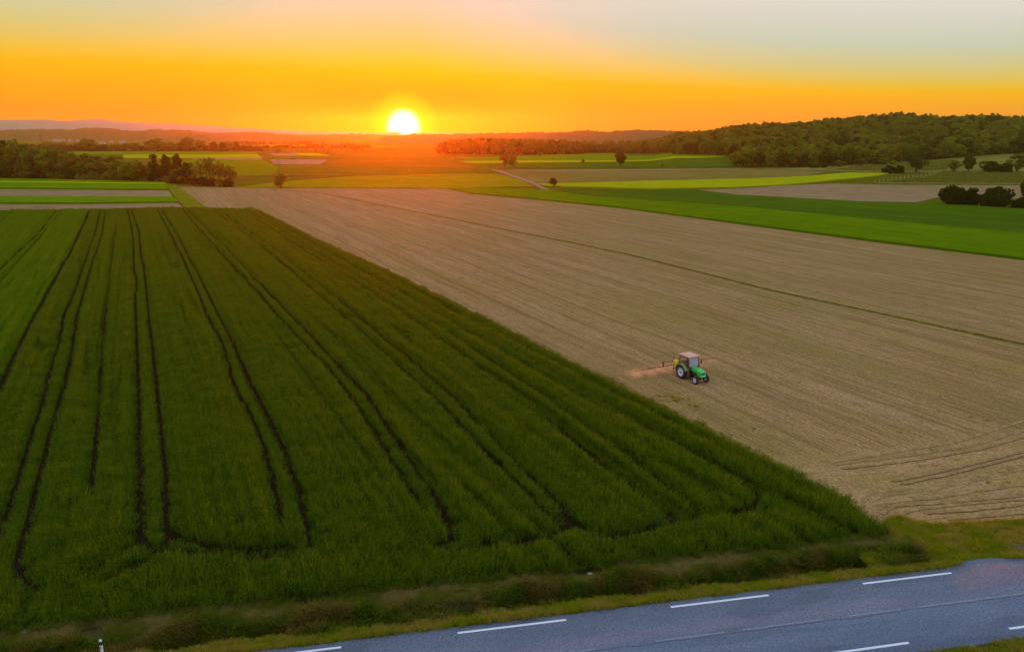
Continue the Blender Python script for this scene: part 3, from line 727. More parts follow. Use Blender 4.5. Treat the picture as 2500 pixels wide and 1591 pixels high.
# grass, weeds and stubble along the road
def roadside_plants():
    # short verge grass both sides of the road
    def area(n, u0, u1, w0, w1): return rng.uniform(u0, u1, n), rng.uniform(w0, w1, n)
    u1, w1 = area(9000, -32, 42, 30.68, 31.85); k = w1 < 31.6 + .2 * vnoise(u1 * .8, w1 * 0, 3) + sstep(27, 29.5, u1) * .5
    u1, w1 = u1[k], w1[k]
    u2, w2 = area(5200, -32, 42, 23.4, 25.05)
    u3, w3 = area(11500, 26, 44, 31.0, 36.2)
    d3 = ((u3 - 29.4) > (w3 - 34) * .55 - .3) | (w3 < 33.0)
    P3 = uw(u3, w3); bl = in_poly(P3[:, 0], P3[:, 1], brown)
    k = d3 & ~bl & (vnoise(u3 * .9, w3 * 1.4, 7) > -.85); u3, w3 = u3[k], w3[k]
    u = np.concatenate([u1, u2, u3]); w = np.concatenate([w1, w2, w3]); P = uw(u, w); n = len(u)
    bul = (w > 30) & (w < 30.8 + .48 * sstep(30.0, 31.8, u) * (1 - sstep(32.8, 35.2, u))); P, u, w = P[~bul], u[~bul], w[~bul]; n = len(u)
    tiles = [blade_tile('grass_tuft', M['grass'], .30, 45, .13, False, .010, .35, 0, .35) for _ in range(6)]
    s = rng.uniform(.6, 1.25, n) * (1 + .4 * vnoise(u * .9, w * 2, 14)) * np.where((w > 31.1) & (w < 31.9) | (w < 25), .8, 1.25)
    scatter('verge_grass', tiles, np.c_[P, np.full(n, .02)], rng.uniform(0, 6.28, n), np.stack([np.full(n, 1.1), np.full(n, 1.1), s], -1), 'short yellow-green grass along the road verge', 'grass')
    # dark ditch weeds
    n = 17000; u = rng.uniform(-32, 29.6, n); w = rng.uniform(31.7, 33.3, n)
    dens = vnoise(u * .55, w * 1.6, 41) + .5 * vnoise(u * 2, w * 3, 42)
    k = (w > 31.75 + .1 * vnoise(u * 1.3, u * 0, 46)) & (w < 33.0 + .3 * vnoise(u * .6, u * 0, 47)) & (dens > -.6); u, w, dens = u[k], w[k], dens[k]
    z = -.75 * sstep(31.55, 32.0, w) * (1 - sstep(32.35, 33.1, w)) * ditch_depth(u) - .06
    P = uw(u, w); n = len(u); s = np.clip(.8 + .6 * dens, .3, 1.5) * rng.uniform(.6, 1.2, n)
    tiles = [blade_tile('weed_tuft', M['weeds'], .34, 34, .42, False, .028, .45, 2, .35, .18) for _ in range(6)]
    scatter('ditch_weeds', tiles, np.c_[P, z], rng.uniform(0, 6.28, n), np.stack([np.ones(n), np.ones(n), s], -1), 'dark tangled weeds filling the roadside ditch', 'weeds')
    # drier grass on the bank between ditch and wheat
    n = 12000; u = rng.uniform(-32, 30, n); w = rng.uniform(32.9, 34.5, n); k = (w > 32.95 + .25 * vnoise(u * .8, u * 0, 52)) & (w < 34.6) & (vnoise(u * .7, w, 51) > -.55); u, w = u[k], w[k]; P = uw(u, w); n = len(u)
    tiles = [blade_tile('dry_tuft', M['drygrass'], .36, 46, .26, False, .012, .5, 0, .4) for _ in range(6)]
    scatter('bank_grass', tiles, np.c_[P, np.full(n, -.07)], rng.uniform(0, 6.28, n), np.stack([np.ones(n), np.ones(n), rng.uniform(.25, .75, n)], -1), 'dry olive grass on the bank under the wheat', 'grass')
    # grass line across the harrowed field and scattered weed tufts
    L = GRASS_LINE; P = []
    for a, b in zip(L[:-1], L[1:]):
        d = np.hypot(*(b - a)); m = int(d * 22.0)
        t = rng.random(m)[:, None]; P.append(a + (b - a) * t + rng.normal(0, .085, (m, 2)))
    P = np.concatenate(P); k = vnoise(P[:, 0] / 7, P[:, 1] / 7, 61) > -.9; P = P[k]
    s1 = rng.uniform(.22, .5, len(P))
    n = 2600; q = np.c_[rng.uniform(-60, 110, n), rng.uniform(45, 190, n)]
    k = in_poly(q[:, 0], q[:, 1], brown) & (fbm(q[:, 0] / 9, q[:, 1] / 9, 2, 71) > .15); q = q[k]
    near = hits([(1640 + rng.normal(0, 22), 972 + rng.normal(0, 6)) for _ in range(26)] + [(1700 + rng.normal(0, 12), 990 + rng.normal(0, 5)) for _ in range(10)] + [(1605, 965), (1608, 967)])
    P = np.concatenate([P, q, near]); s = np.concatenate([s1, rng.uniform(.06, .22, len(q)), rng.uniform(.12, .4, len(near))])
    sx = np.concatenate([s1 * 1.1, rng.uniform(.2, .7, len(q)), rng.uniform(.3, .9, len(near))]); n = len(P)
    tiles = [blade_tile('field_weed', M['grass'], .34, 20, .40, False, .03, .5, 2, .35, .16) for _ in range(5)]
    scatter('field_weeds', tiles, np.c_[P, np.full(n, -.01)], rng.uniform(0, 6.28, n), np.stack([sx, sx, s], -1), 'green weeds and the thin grass line on the harrowed field', 'weeds')
roadside_plants()
# pale stones on the bank
ST = [(470, 1512), (338, 1512), (1003, 1436), (863, 1460), (838, 1468), (1078, 1431), (1440, 1400), (60, 1545)]
for k, (px, py) in enumerate(ST):
    c = hit(px, py); mb = MB(); r = .11 + .05 * random.random()
    prof = [(0.001, -.6), (.8, -.35), (1, .05), (.7, .5), (.001, .62)]
    mb.lathe([(a * r, h_ * r) for a, h_ in prof], (0, 0, 0), 9, 'z'); mb.v = [(x * (1.2 + .3 * math.sin(9 * y)), y * .9, z * (1 + .25 * math.sin(21 * x))) for x, y, z in mb.v]
    o = mb.build('stone', M['stone'], smooth=True); o.location = (c[0], c[1], -.02 if py < 1495 else .02); o.rotation_euler.z = k
    tag(o, 'small pale stone lying on the bank above the ditch', 'stone', 'pale stones on the ditch bank')

# ------------------------------------------------------------------ far ridges and mountains
def ridge(name, prof, D, m, depth, bump=(0, 1), du=None, kind='structure', base=-1.0, label=None, cat=None):
    """a real ridge: skyline heights given as photo pixels at ground distance D"""
    xs = [p[0] for p in prof]
    X = []; Z = []
    for px, py in prof:
        x, z = at_height(px, py, D); X.append(x); Z.append(z)
    du = du or D / 320
    s = np.arange(X[0], X[-1], du); h = np.interp(s, X, Z); h = np.maximum(h, 0)
    kk = np.hanning(5); kk /= kk.sum(); h = np.convolve(np.pad(h, 2, 'edge'), kk, 'valid')
    t = np.arange(-depth, depth + du, du); Sg, Tg = np.meshgrid(s, t, indexing='ij')
    shape = np.cos(np.clip(Tg / depth, -1, 1) * math.pi / 2) ** 1.3
    z = h[:, None] * shape
    a, cell = bump
    if a:
        nb = np.abs(vnoise(Sg / cell, Tg / cell, 5)) * .6 + np.abs(vnoise(Sg / cell * 2.1, Tg / cell * 2.1, 6)) * .4 + .5 * vnoise(Sg / cell / 6, Tg / cell / 6, 7)
        z = z + a * (nb - .3) * np.clip(z / (a * 2), 0, 1)
    z = np.where(np.abs(Tg) >= depth * .99, base, z)
    V = np.stack([Sg, D + Tg + Sg * 0, z], -1).reshape(-1, 3); n = len(t)
    i, j = np.meshgrid(np.arange(len(s) - 1), np.arange(n - 1), indexing='ij'); A = i * n + j
    Q = np.stack([A, A + n, A + n + 1, A + 1], -1).reshape(-1, 4)
    return tag(link(name, np_mesh(name, V, Q, m, smooth=True)), label, cat, kind=kind)
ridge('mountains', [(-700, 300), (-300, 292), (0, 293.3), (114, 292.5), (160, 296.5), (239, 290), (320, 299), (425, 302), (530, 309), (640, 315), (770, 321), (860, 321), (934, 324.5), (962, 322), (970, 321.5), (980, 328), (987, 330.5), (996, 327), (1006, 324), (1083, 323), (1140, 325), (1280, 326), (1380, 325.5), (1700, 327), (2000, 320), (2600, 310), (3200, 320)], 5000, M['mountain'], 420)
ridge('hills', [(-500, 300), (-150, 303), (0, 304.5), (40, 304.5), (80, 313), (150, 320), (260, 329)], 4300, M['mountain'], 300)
ridge('wooded_ridge', [(-900, 318), (-300, 316), (0, 319.6), (88, 314.6), (140, 314.6), (173, 318), (207, 315), (252, 316.5), (300, 319.6), (425, 320.4), (532, 324.4), (640, 326.5), (760, 329), (900, 331), (1050, 335)], 2900, M['far_wood'], 160, (9, 16), 7, 'stuff', label='long purple-brown wooded ridge behind the plain on the left', cat='woodland')
ridge('wooded_ridge', [(940, 336), (1040, 331), (1150, 328.5), (1300, 327), (1382, 327), (1391, 326), (1426, 320.5), (1464, 319.2), (1513, 321.8), (1644, 320.6), (1702, 320), (1800, 319), (1950, 325)], 2100, M['far_wood'], 150, (8, 14), 6, 'stuff', label='tawny wooded ridge behind the mid-distance trees right of the sun', cat='woodland')

# ------------------------------------------------------------------ trees
def crown_mesh(name, m, H, rad, z0, n, leaf, clumps=26, shape='round', seed=0):
    g = np.random.default_rng(seed); V = []; Q = []
    cz = (H + z0) / 2; rz = (H - z0) / 2; C = []
    while len(C) < clumps:
        p = g.uniform(-1, 1, 3); r = np.linalg.norm(p)
        if r > 1 or (r < .35 and len(C) > 4): continue
        wz = 1.0
        if shape == 'tall': wz = .72 + .28 * (1 - abs(p[2]))
        if shape == 'flat': p[2] = abs(p[2]) * 1.6 - .7
        C.append((p[0] * rad * wz * .82, p[1] * rad * wz * .82, cz + p[2] * rz * .84, g.uniform(.55, 1.15)))
    per = n // clumps
    for cx, cy, czz, k in C:
        cr_ = rad * .36 * k
        P = g.normal(0, .52, (per, 3)); L = np.linalg.norm(P, axis=1, keepdims=True); P = P / np.maximum(L, .01) * np.minimum(L, 1.15) ** .6
        P = P * np.array([cr_, cr_, cr_ * .85]) + np.array([cx, cy, czz])
        for p in P:
            if p[2] < z0 * .6: continue
            nrm = g.normal(0, 1, 3); nrm /= np.linalg.norm(nrm); a = np.cross(nrm, [0.3, .5, .8]); a /= np.linalg.norm(a) + 1e-6; b = np.cross(nrm, a)
            s = leaf * g.uniform(.6, 1.3); q = len(V)
            V += [p - a * s - b * s * .6, p + a * s * .7 - b * s * .7, p + a * s + b * s * .6, p - a * s * .7 + b * s * .7]; Q.append((q, q + 1, q + 2, q + 3))
    return np_mesh(name, V, Q, m)
def trunk_mesh(name, H, r, z0, limbs=7, rad=3.0, seed=0, twigs=0):
    g = random.Random(seed); mb = MB()
    mb.tube([(0, 0, -.4), (.05 * H * .1, 0, H * .25), (g.uniform(-.1, .1) * H * .2, g.uniform(-.1, .1) * H * .2, H * .55), (0, 0, H * .88)], [r * 1.3, r, r * .65, r * .15], 7)
    for i in range(limbs):
        t = 2 * math.pi * i / limbs + g.uniform(-.4, .4); z = z0 + (H - z0) * g.uniform(.0, .45); L = rad * g.uniform(.6, .95)
        a = (math.cos(t) * L * .5, math.sin(t) * L * .5, z + L * .35); b = (math.cos(t) * L, math.sin(t) * L, z + L * g.uniform(.6, 1.0))
        mb.tube([(0, 0, z), a, b], [r * .45, r * .3, r * .08], 5)
        for k in range(twigs):
            tt = t + g.uniform(-.9, .9); q = (a[0] + math.cos(tt) * L * .5, a[1] + math.sin(tt) * L * .5, a[2] + L * g.uniform(.3, 1.0))
            mb.tube([a, q], [r * .2, r * .05], 4)
    me = bpy.data.meshes.new(name); me.from_pydata(mb.v, [], mb.f); me.materials.append(M['bark']); me.shade_smooth(); return me
KIND = {}
def kind(key, m, H, rad, z0, n, leaf, clumps, shape, trunk_r, variants=3, limbs=7, twigs=0):
    KIND[key] = [(crown_mesh('crown', M[m], H, rad, z0, n, leaf, clumps, shape, 100 * len(KIND) + v), trunk_mesh('trunk', H, trunk_r, z0 + .1 * H, limbs, rad, 10 * len(KIND) + v, twigs), H, rad) for v in range(variants)]
kind('round', 'leaf_dark', 10, 4.7, 1.6, 2200, .34, 30, 'round', .32)
kind('tall', 'leaf_wood', 16, 4.6, 1.2, 1500, .55, 26, 'tall', .32, 4)
kind('tall_dark', 'leaf_dark', 16, 4.2, 1.2, 1600, .5, 26, 'tall', .32, 3)
kind('tall_pale', 'leaf_pale', 16, 4.6, 1.2, 1500, .5, 26, 'tall', .3, 3)
kind('oak', 'leaf', 14, 5.4, 1.0, 1900, .5, 30, 'round', .4, 3)
kind('rust', 'leaf_rust', 13, 4.8, .8, 1600, .45, 28, 'round', .3, 3)
kind('bush', 'leaf_hedge', 5, 3.6, -.8, 3200, .32, 36, 'round', .2, 3)
kind('pale_bush', 'leaf_pale', 5, 3.2, .1, 1300, .30, 22, 'flat', .15, 2)
kind('sparse', 'leaf_rust', 15, 2.6, 3.0, 330, .34, 20, 'tall', .2, 3, 14, 3)
NAMES = {'round': 'tree', 'tall': 'tree', 'tall_dark': 'tree', 'tall_pale': 'tree', 'oak': 'tree', 'rust': 'tree', 'bush': 'bush', 'pale_bush': 'bush', 'sparse': 'tree'}
def plant(key, x, y, H, width, label, cat=None, group=None, name=None):
    crown, trunk, h0, r0 = random.choice(KIND[key])
    z = float(terrain(x, y)); nm = name or NAMES[key]
    e = empty(nm, (x, y, z), random.uniform(0, 6.28), label, cat or nm, group)
    e.scale = (width / (2 * r0), width / (2 * r0), H / h0)
    link('crown', crown, e); link('trunk', trunk, e)
    return e
def plant_px(key, px, pyb, pyt, wpx, label, cat=None, group=None, name=None, back=0.0):
    """plant whose foot is at photo pixel (px, pyb), top at row pyt, width in pixels"""
    p = hit(px, pyb); d = math.hypot(*p)
    if back: p = p * (1 + back / d); d += back
    depth = p[1] * math.cos(PITCH) + CAM_H * math.sin(PITCH)
    H = (pyb - pyt) * depth / F_PX
    if back:
        _, zt = at_height(px, pyt, p[1]); H = max(2.5, zt - float(terrain(p[0], p[1])))
    return plant(key, p[0], p[1], H, wpx * depth / F_PX, label, cat, group, name)
# lone trees and bushes one can point at
plant_px('rust', 687, 460, 424, 35, 'lone round reddish tree at the far edge of the brown field, left of the sun')
plant_px('rust', 1231, 409, 374, 26, 'left tree of the leaning pair in the fields right of the sun')
plant_px('rust', 1252, 410, 376, 25, 'right tree of the leaning pair in the fields right of the sun')
plant_px('round', 1515, 408, 370, 29, 'dark tree standing alone above the stubble field, right of centre')
plant_px('round', 1351, 457, 434, 20, 'small round tree beside the end of the dirt path')
plant_px('round', 1423, 399, 389, 8, 'tiny thin tree standing in the yellow strip right of centre')
plant_px('round', 2236, 422, 364, 52, 'largest dark tree on the vineyard slope below the hill')
plant_px('bush', 2167, 423, 405, 28, 'left one of two round bushes left of the big slope tree')
plant_px('bush', 2193, 423, 404, 26, 'right one of two round bushes left of the big slope tree')
plant_px('bush', 2322, 499, 454, 58, 'big dark bush at the left end of the dark clump by the brown field', name='bush')
plant_px('bush', 2366, 499, 460, 46, 'dark bush with a pointed shoulder in the middle of the clump by the brown field')
plant_px('bush', 2432, 504, 456, 66, 'broad dome-shaped dark bush at the right of the clump by the brown field')
plant_px('bush', 2408, 503, 478, 40, 'low dark bush filling the gap between the dome and its left neighbour')
plant_px('round', 2505, 506, 428, 40, 'dark tree cut by the right picture edge beside the dark bushes')
plant_px('bush', 2486, 508, 482, 36, 'low dark bush under the tree at the right picture edge')
plant_px('tall_pale', 2328, 420, 387, 32, 'yellowish tree above the vineyard, left of the dark one')
plant_px('round', 2364, 421, 379, 30, 'dark green tree above the vineyard between two yellowish trees')
plant_px('tall_pale', 2408, 418, 390, 40, 'wide yellow-green tree behind the dark hedge above the vineyard')
plant_px('bush', 2422, 422, 396, 42, 'dark broad bush in the hedge above the vineyard')
plant_px('bush', 2452, 422, 399, 34, 'smaller dark bush right of the broad one above the vineyard')
plant_px('tall_pale', 2482, 421, 370, 44, 'tall golden tree at the right edge above the vineyard')
plant_px('tall_pale', 2050, 409, 389, 22, 'pale small tree at the wood edge above the yellow strip')
plant_px('bush', 2012, 411, 398, 17, 'little round bush in front of the wood above the yellow strip tip')
plant_px('bush', 1988, 411, 404, 22, 'low flat bush left of the little round one at the wood foot')
plant_px('tall_pale', 2100, 406, 384, 30, 'pale bushy tree at the wood edge right of the small pale one')
plant_px('pale_bush', 2160, 402, 386, 56, 'wide grey-green thicket at the foot of the wooded hill')
plant_px('pale_bush', 1617, 407, 398, 9, 'small pale round shrub alone in the green field right of the dark tree')
plant_px('pale_bush', 1320, 380, 371, 16, 'low pale bush at the end of the mid-distance wood')
# grove on the left: three ragged rows
TOP = ([-60, 0, 60, 106, 150, 165, 202, 231, 292, 332, 360], [338, 341, 336, 345, 352, 364, 376, 380, 378, 388, 392])
BASE = ([-60, 0, 200, 400, 570], [434, 437, 441.5, 446, 457])
for row, back in enumerate((0, 30)):
    x = -50 + row * 9
    while x < 470 - row * 25:
        yt = np.interp(x, *TOP) + random.uniform(-3, 9) + (8 if row == 0 else 0); yb = np.interp(x, *BASE) - 1
        k = random.choice(['tall', 'tall', 'rust', 'oak', 'tall_dark', 'tall_pale'] if x < 330 else ['rust', 'tall', 'tall_dark'])
        if x > 360: yt = random.uniform(394, 412)
        plant_px(k, x, yb, yt, random.uniform(38, 56) * (1 - .08 * row), 'leafy tree in the dense grove at the left edge of the plain', 'tree', 'trees of the left grove', back=back + random.uniform(-5, 6))
        x += random.uniform(17, 25)
x = -40
while x < 575:
    plant_px(random.choice(['bush', 'bush', 'pale_bush', 'rust']), x, np.interp(x, *BASE), np.interp(x, *BASE) - random.uniform(13, 24), random.uniform(26, 40), 'dark undergrowth bush along the front of the left grove', 'bush', 'bushes under the left grove'); x += random.uniform(15, 24)
for px, pt, w, lb in ((380, 371, 30, 'first of the three tall dark trees from the left, standing above the grove'), (410, 374, 30, 'middle of the three tall dark trees rising above the grove'), (438, 372, 34, 'rightmost of the three tall dark trees rising above the grove')):
    plant_px('tall_dark', px, 450, pt, w, lb, back=14)
for px, pt in ((476, 392), (492, 384), (506, 378), (514, 377), (523, 384), (537, 390), (550, 394), (562, 398), (571, 405)):
    plant_px('sparse', px, 455, pt, random.uniform(20, 28), 'thin almost leafless tree at the right end of the left grove', 'tree', 'bare trees at the end of the left grove', name='bare_tree')
# hedge belts joining the trees across the plain
def hedge():
    P = []; S_ = []
    for x0, x1, yb, n in ((100, 640, 368.5, 150), (160, 600, 366, 110), (20, 240, 361, 70), (600, 900, 362, 70), (560, 800, 352, 60), (1080, 1420, 376.5, 120), (1400, 1580, 373, 60)):
        for _ in range(n):
            p = hit(random.uniform(x0, x1), yb + random.uniform(-.7, .7)); P.append((p[0], p[1], -.2)); w = random.uniform(.7, 1.5); S_.append((w, w, random.uniform(.5, 1.5)))
    scatter('hedge', [c for k in ('bush', 'pale_bush', 'bush') for c, *_r in KIND[k]], P, rng.uniform(0, 6.28, len(P)), S_, 'low hedges and scrub running between the trees across the plain', 'hedge')
hedge()
# line of trees across the plain, left
FAR = [(215, 369, 338, 42, 'oak'), (383, 371, 334, 46, 'tall_pale'), (282, 369, 351, 34, 'oak'), (252, 369, 353, 28, 'round'), (332, 368, 347, 32, 'tall_pale'), (415, 368, 346, 34, 'tall'), (438, 369, 345, 34, 'tall_pale'), (462, 369, 332, 42, 'tall_pale'), (492, 368, 342, 32, 'tall'), (521, 372, 344, 23, 'tall_dark'), (545, 372, 346, 20, 'tall_dark'), (579, 372, 345, 19, 'tall_dark'), (558, 367, 343, 32, 'tall_pale'), (186, 368, 349, 32, 'rust'), (150, 364, 348, 28, 'oak'), (310, 368, 350, 26, 'tall'), (360, 369, 344, 26, 'tall'), (118, 362, 346, 30, 'rust'), (235, 368, 351, 26, 'tall')]
for px, b_, t_, w, k in FAR: plant_px(k, px, b_, t_, w, 'hedgerow tree in the line across the plain behind the left grove', 'tree', 'hedgerow trees behind the left grove')
for px, b_, t_, w in [(611, 367, 353, 12), (655, 367, 361, 9), (679, 376, 360, 11), (708, 366, 351, 9), (726, 365, 352, 10), (771, 373, 359, 12), (802, 372, 357, 13), (834, 368, 350, 11), (849, 366, 349, 12), (865, 373, 350, 18), (595, 366, 354, 12), (630, 367, 356, 10), (884, 370, 352, 16)]:
    plant_px('rust', px, b_, t_, w, 'small scattered tree in the hazy plain left of the sun', 'tree', 'scattered trees left of the sun')
# mid-distance wood right of the sun: its front trees singly, the depth behind them as one mass
x = 1075
while x < 1412:
    yt = np.interp(x, [900, 1000, 1130, 1170, 1240, 1330, 1412], [352, 346, 337, 335, 338, 339, 342]) + random.uniform(-2, 6) + 3
    yb = np.interp(x, [900, 1120, 1330, 1412], [379, 378, 377.5, 376])
    plant_px(random.choice(['tall', 'rust', 'tall_dark', 'tall', 'oak']), x, yb, yt, random.uniform(20, 28), 'tree of the mid-distance wood between the sun and the hill', 'tree', 'front trees of the mid-distance wood', back=random.uniform(-6, 6)); x += random.uniform(10, 15)
for row in range(2):
    x = 1405
    while x < 1580:
        yt = 345 + random.uniform(-4, 12) + row * -4
        plant_px(random.choice(['tall_pale', 'tall', 'oak', 'rust']), x, 373.5 - row * 3, yt, random.uniform(16, 26), 'mixed tree between the mid-distance wood and the hill', 'tree', 'mixed trees left of the hill', back=row * 40); x += random.uniform(11, 18)
# front of the wooded hill: trees one can tell apart
FRONT = [(1556, 375), (1615, 374), (1673, 378.5), (1778, 380), (1790, 404), (1800, 409), (1931, 411), (2003, 408), (2100, 403), (2207, 396), (2265, 392), (2323, 387), (2468, 376), (2600, 372)]
FX = [p[0] for p in FRONT]; FY = [p[1] for p in FRONT]
front_pts = []
for row, back in enumerate((2, 12)):
    x = 1552 + row * 6
    while x < 2580:
        yb = np.interp(x, FX, FY); p = hit(x, yb); d = math.hypot(*p); p = p * (1 + (back + random.uniform(-3, 4)) / d)
        if 1800 <= x <= 2030: k = random.choice(['tall_dark', 'oak', 'tall', 'tall_pale'][row:] + ['tall_pale'] * row)
        elif x < 1790: k = random.choice(['tall', 'tall_dark', 'tall', 'rust', 'oak'])
        else: k = random.choice(['tall', 'tall_pale', 'oak', 'tall', 'tall_dark'])
        H = random.uniform(9, 13) + row * 1.6
        plant(k, p[0], p[1], H, random.uniform(7.5, 11), 'leafy tree along the lower front edge of the wooded hill', 'tree', 'front trees of the wooded hill'); front_pts.append(p)
        x += random.uniform(15, 22) * 700 / d
def tree_pieces():
    out = []
    for key in ('tall', 'tall', 'oak', 'tall_dark', 'tall_pale', 'tall_pale', 'rust'):
        for crown, trunk, h0, r0 in KIND[key][:3]:
            bm = bmesh.new(); bm.from_mesh(crown); nf = len(bm.faces); bm.from_mesh(trunk)
            for i, f in enumerate(bm.faces): f.material_index = 0 if i < nf else 1
            me = bpy.data.meshes.new('wood_tree'); bm.to_mesh(me); bm.free(); me.materials.append(crown.materials[0]); me.materials.append(M['bark']); out.append(me)
    return out
PIECES = tree_pieces()
def mid_wood():
    P = []; S_ = []
    for x in np.arange(1085, 1412, 4.0):
        for k in range(3):
            p = hit(x + random.uniform(-3, 3), 377.5); d = math.hypot(*p); p = p * (1 + random.uniform(18, 95) / d)
            _, zt = at_height(x, np.interp(x, [900, 1000, 1130, 1170, 1240, 1330, 1412], [352, 346, 336, 334, 337, 338, 341]) + random.uniform(-1, 5), p[1])
            P.append((p[0], p[1], 0)); S_.append((random.uniform(.9, 1.3), random.uniform(.9, 1.3), max(.5, zt / 16)))
    scatter('wood_mass', PIECES, P, rng.uniform(0, 6.28, len(P)), S_, 'mass of the mid-distance wood right of the sun behind its front trees', 'woodland')
mid_wood()
# the rest of the wood on the hill reads as one mass
def hill_wood():
    n = 26000; az = rng.uniform(HILL_AZ[0] - .005, R(39), n); r = np.sqrt(rng.uniform(440 ** 2, 1320 ** 2, n))
    x = r * np.sin(az); y = r * np.cos(az)
    fr = np.array([hit(a, b) for a, b in zip(FX, FY)]); fa = np.arctan2(fr[:, 0], fr[:, 1]); fd = np.hypot(fr[:, 0], fr[:, 1])
    o = np.argsort(fa); lim = np.interp(az, fa[o], fd[o]) + 17
    k = r > lim; x, y, r, az = x[k], y[k], r[k], az[k]
    # keep trees about 6.5 m apart
    cell = {}; keep = []
    for i in range(len(x)):
        c = (int(x[i] // 6.5), int(y[i] // 6.5)); ok = True
        for dx in (-1, 0, 1):
            for dy in (-1, 0, 1):
                for q in cell.get((c[0] + dx, c[1] + dy), ()):
                    if (x[i] - x[q]) ** 2 + (y[i] - y[q]) ** 2 < 6.4 ** 2: ok = False
        if ok: cell.setdefault(c, []).append(i); keep.append(i)
    x, y = x[keep], y[keep]; n = len(x); z = terrain(x, y)
    hs = rng.uniform(.48, .88, n) * (1 + .12 * vnoise(x / 40, y / 40, 3)); ws = rng.uniform(.70, 1.2, n)
    print('hill trees', n)
    scatter('hill_wood', PIECES, np.c_[x, y, z], rng.uniform(0, 6.28, n), np.stack([ws, ws, hs], -1), 'dense mixed wood covering the hill on the right', 'woodland')
hill_wood()

# ------------------------------------------------------------------ vineyard on the slope
def vineyard():
    A = hits([(2150, 449), (2498, 451), (2700, 451), (2700, 424), (2498, 424), (2300, 422), (2282, 428)])
    B = hits([(2015, 417), (2143, 404), (2205, 400), (2262, 396), (2330, 392), (2310, 418), (2160, 421)])
    P = []
    for poly, a in ((A, R(62)), (B, R(75))):
        d = np.array([math.sin(a), math.cos(a)]); nn = np.array([d[1], -d[0]]); c = poly.mean(0)
        for k in np.arange(-300, 300, 2.6):
            s = np.arange(-300, 300, 1.1); q = c + nn * k + d * s[:, None] + rng.normal(0, .08, (len(s), 2)); P.append(q[in_poly(q[:, 0], q[:, 1], poly)])
    P = np.concatenate(P); n = len(P)
    protos = [crown_mesh('vine', M['leaf_pale'], 1.3, .45, .25, 40, .12, 6, 'round', 900 + i) for i in range(3)]
    print('vines', n)
    s = rng.uniform(.7, 1.15, n)
    scatter('vines', protos, np.c_[P, terrain(P[:, 0], P[:, 1])], rng.uniform(0, 6, n), np.stack([s, s, s], -1), 'rows of young vines on the slope below the hill', 'vines')
    mb = MB(); mb.tube([(0, 0, -.4), (0, 0, 1.75)], [.07, .06], 6); mb.tube([(0, 0, 1.2), (.75, 0, -.1)], .03, 5)
    post = mb.build('vineyard_post', plain('grey_post', (.46, .43, .38), .8)); first = True
    for t in np.linspace(0, 1, 15):
        p = hit(2136 + (2279 - 2136) * t, 449 + (426.5 - 449) * t + 1.1 * math.sin(t * 40))
        o = post if first else post.copy()
        if not first: COL.objects.link(o)
        first = False; o.location = (p[0], p[1], float(terrain(p[0], p[1]))); o.rotation_euler.z = random.uniform(-.2, .2)
        tag(o, 'pale end post in the slanting row at the edge of the vineyard', 'post', 'end posts of the vineyard rows')
vineyard()

# ------------------------------------------------------------------ village far away on the left
wall_m = plain('pale_render', (.45, .42, .37), .8); roof_m = plain('roof_tile', (.26, .11, .07), .8); glass_m = plain('dark_window', (.03, .035, .04), .2)
def house(px, py, w, d, h, rh, rz, lab):
    p = hit(px, py); e = empty('house', (p[0], p[1], 0), rz, lab, 'house', None)
    MB().box(-w / 2, w / 2, -d / 2, d / 2, -.5, h).build('wall', wall_m, e)
    o = .5; mb = MB(); mb.add([(-w / 2 - o, -d / 2 - o, h), (w / 2 + o, -d / 2 - o, h), (w / 2 + o, d / 2 + o, h), (-w / 2 - o, d / 2 + o, h), (-w / 2 - o, 0, h + rh), (w / 2 + o, 0, h + rh)], [(0, 1, 5, 4), (2, 3, 4, 5), (1, 2, 5), (3, 0, 4), (3, 2, 1, 0)])
    r = mb.build('roof', roof_m, e); MB().box(w * .2, w * .2 + .8, d * .1, d * .1 + .8, h + .4 * rh, h + rh + .9).build('chimney', wall_m, r)
    for k in range(3):
        MB().box(-w * .32 + k * w * .28 - .6, -w * .32 + k * w * .28 + .6, -d / 2 - .06, -d / 2 + .05, h * .35, h * .75).build('window', glass_m, e)
for a in [(12, 343.5, 16, 11, 5, 4, .1, 'white house at the far left end of the distant village'), (138, 345.5, 18, 12, 5, 4, -.2, 'long white house right of the dark tower in the far village'),
          (153, 344.6, 15, 10, 5, 4, .2, 'bright white house just right of the long one in the far village'), (172, 346, 13, 10, 4.5, 4, .5, 'small house behind trees right of the bright white house'),
          (50, 343.6, 14, 10, 5, 4, -.3, 'pale house half hidden behind the grove in the far village'), (250, 352, 12, 9, 4, 3.5, .1, 'house with a wide roof among the hedgerow trees'),
          (300, 349, 15, 9, 4, 3.5, -.1, 'low pale house right of the wide-roofed one in the plain'), (272, 350, 10, 8, 4, 3, .4, 'little house between two others among the hedgerow trees'), (190, 345, 11, 9, 4, 3.5, -.5, 'end house of the far village, nearest the hedgerow trees'), (822, 361, 9, 7, 3.2, 2.4, .2, 'tiny white farmhouse in the haze left of the sun')]:
    house(*a)
p = hit(100, 344.5); e = empty('tower', (p[0], p[1], 0), 0, 'dark blunt tower rising above the village on the far left', 'tower')
tm = plain('dark_concrete', (.10, .085, .08), .9)
MB().lathe([(4.0, -1), (3.6, 10), (3.6, 17), (5.2, 19)], n=20, axis='z').build('shaft', tm, e, True)
MB().lathe([(5.2, 19), (5.6, 24), (5.0, 26), (.01, 27.5)], n=20, axis='z').build('tank', tm, e, True)

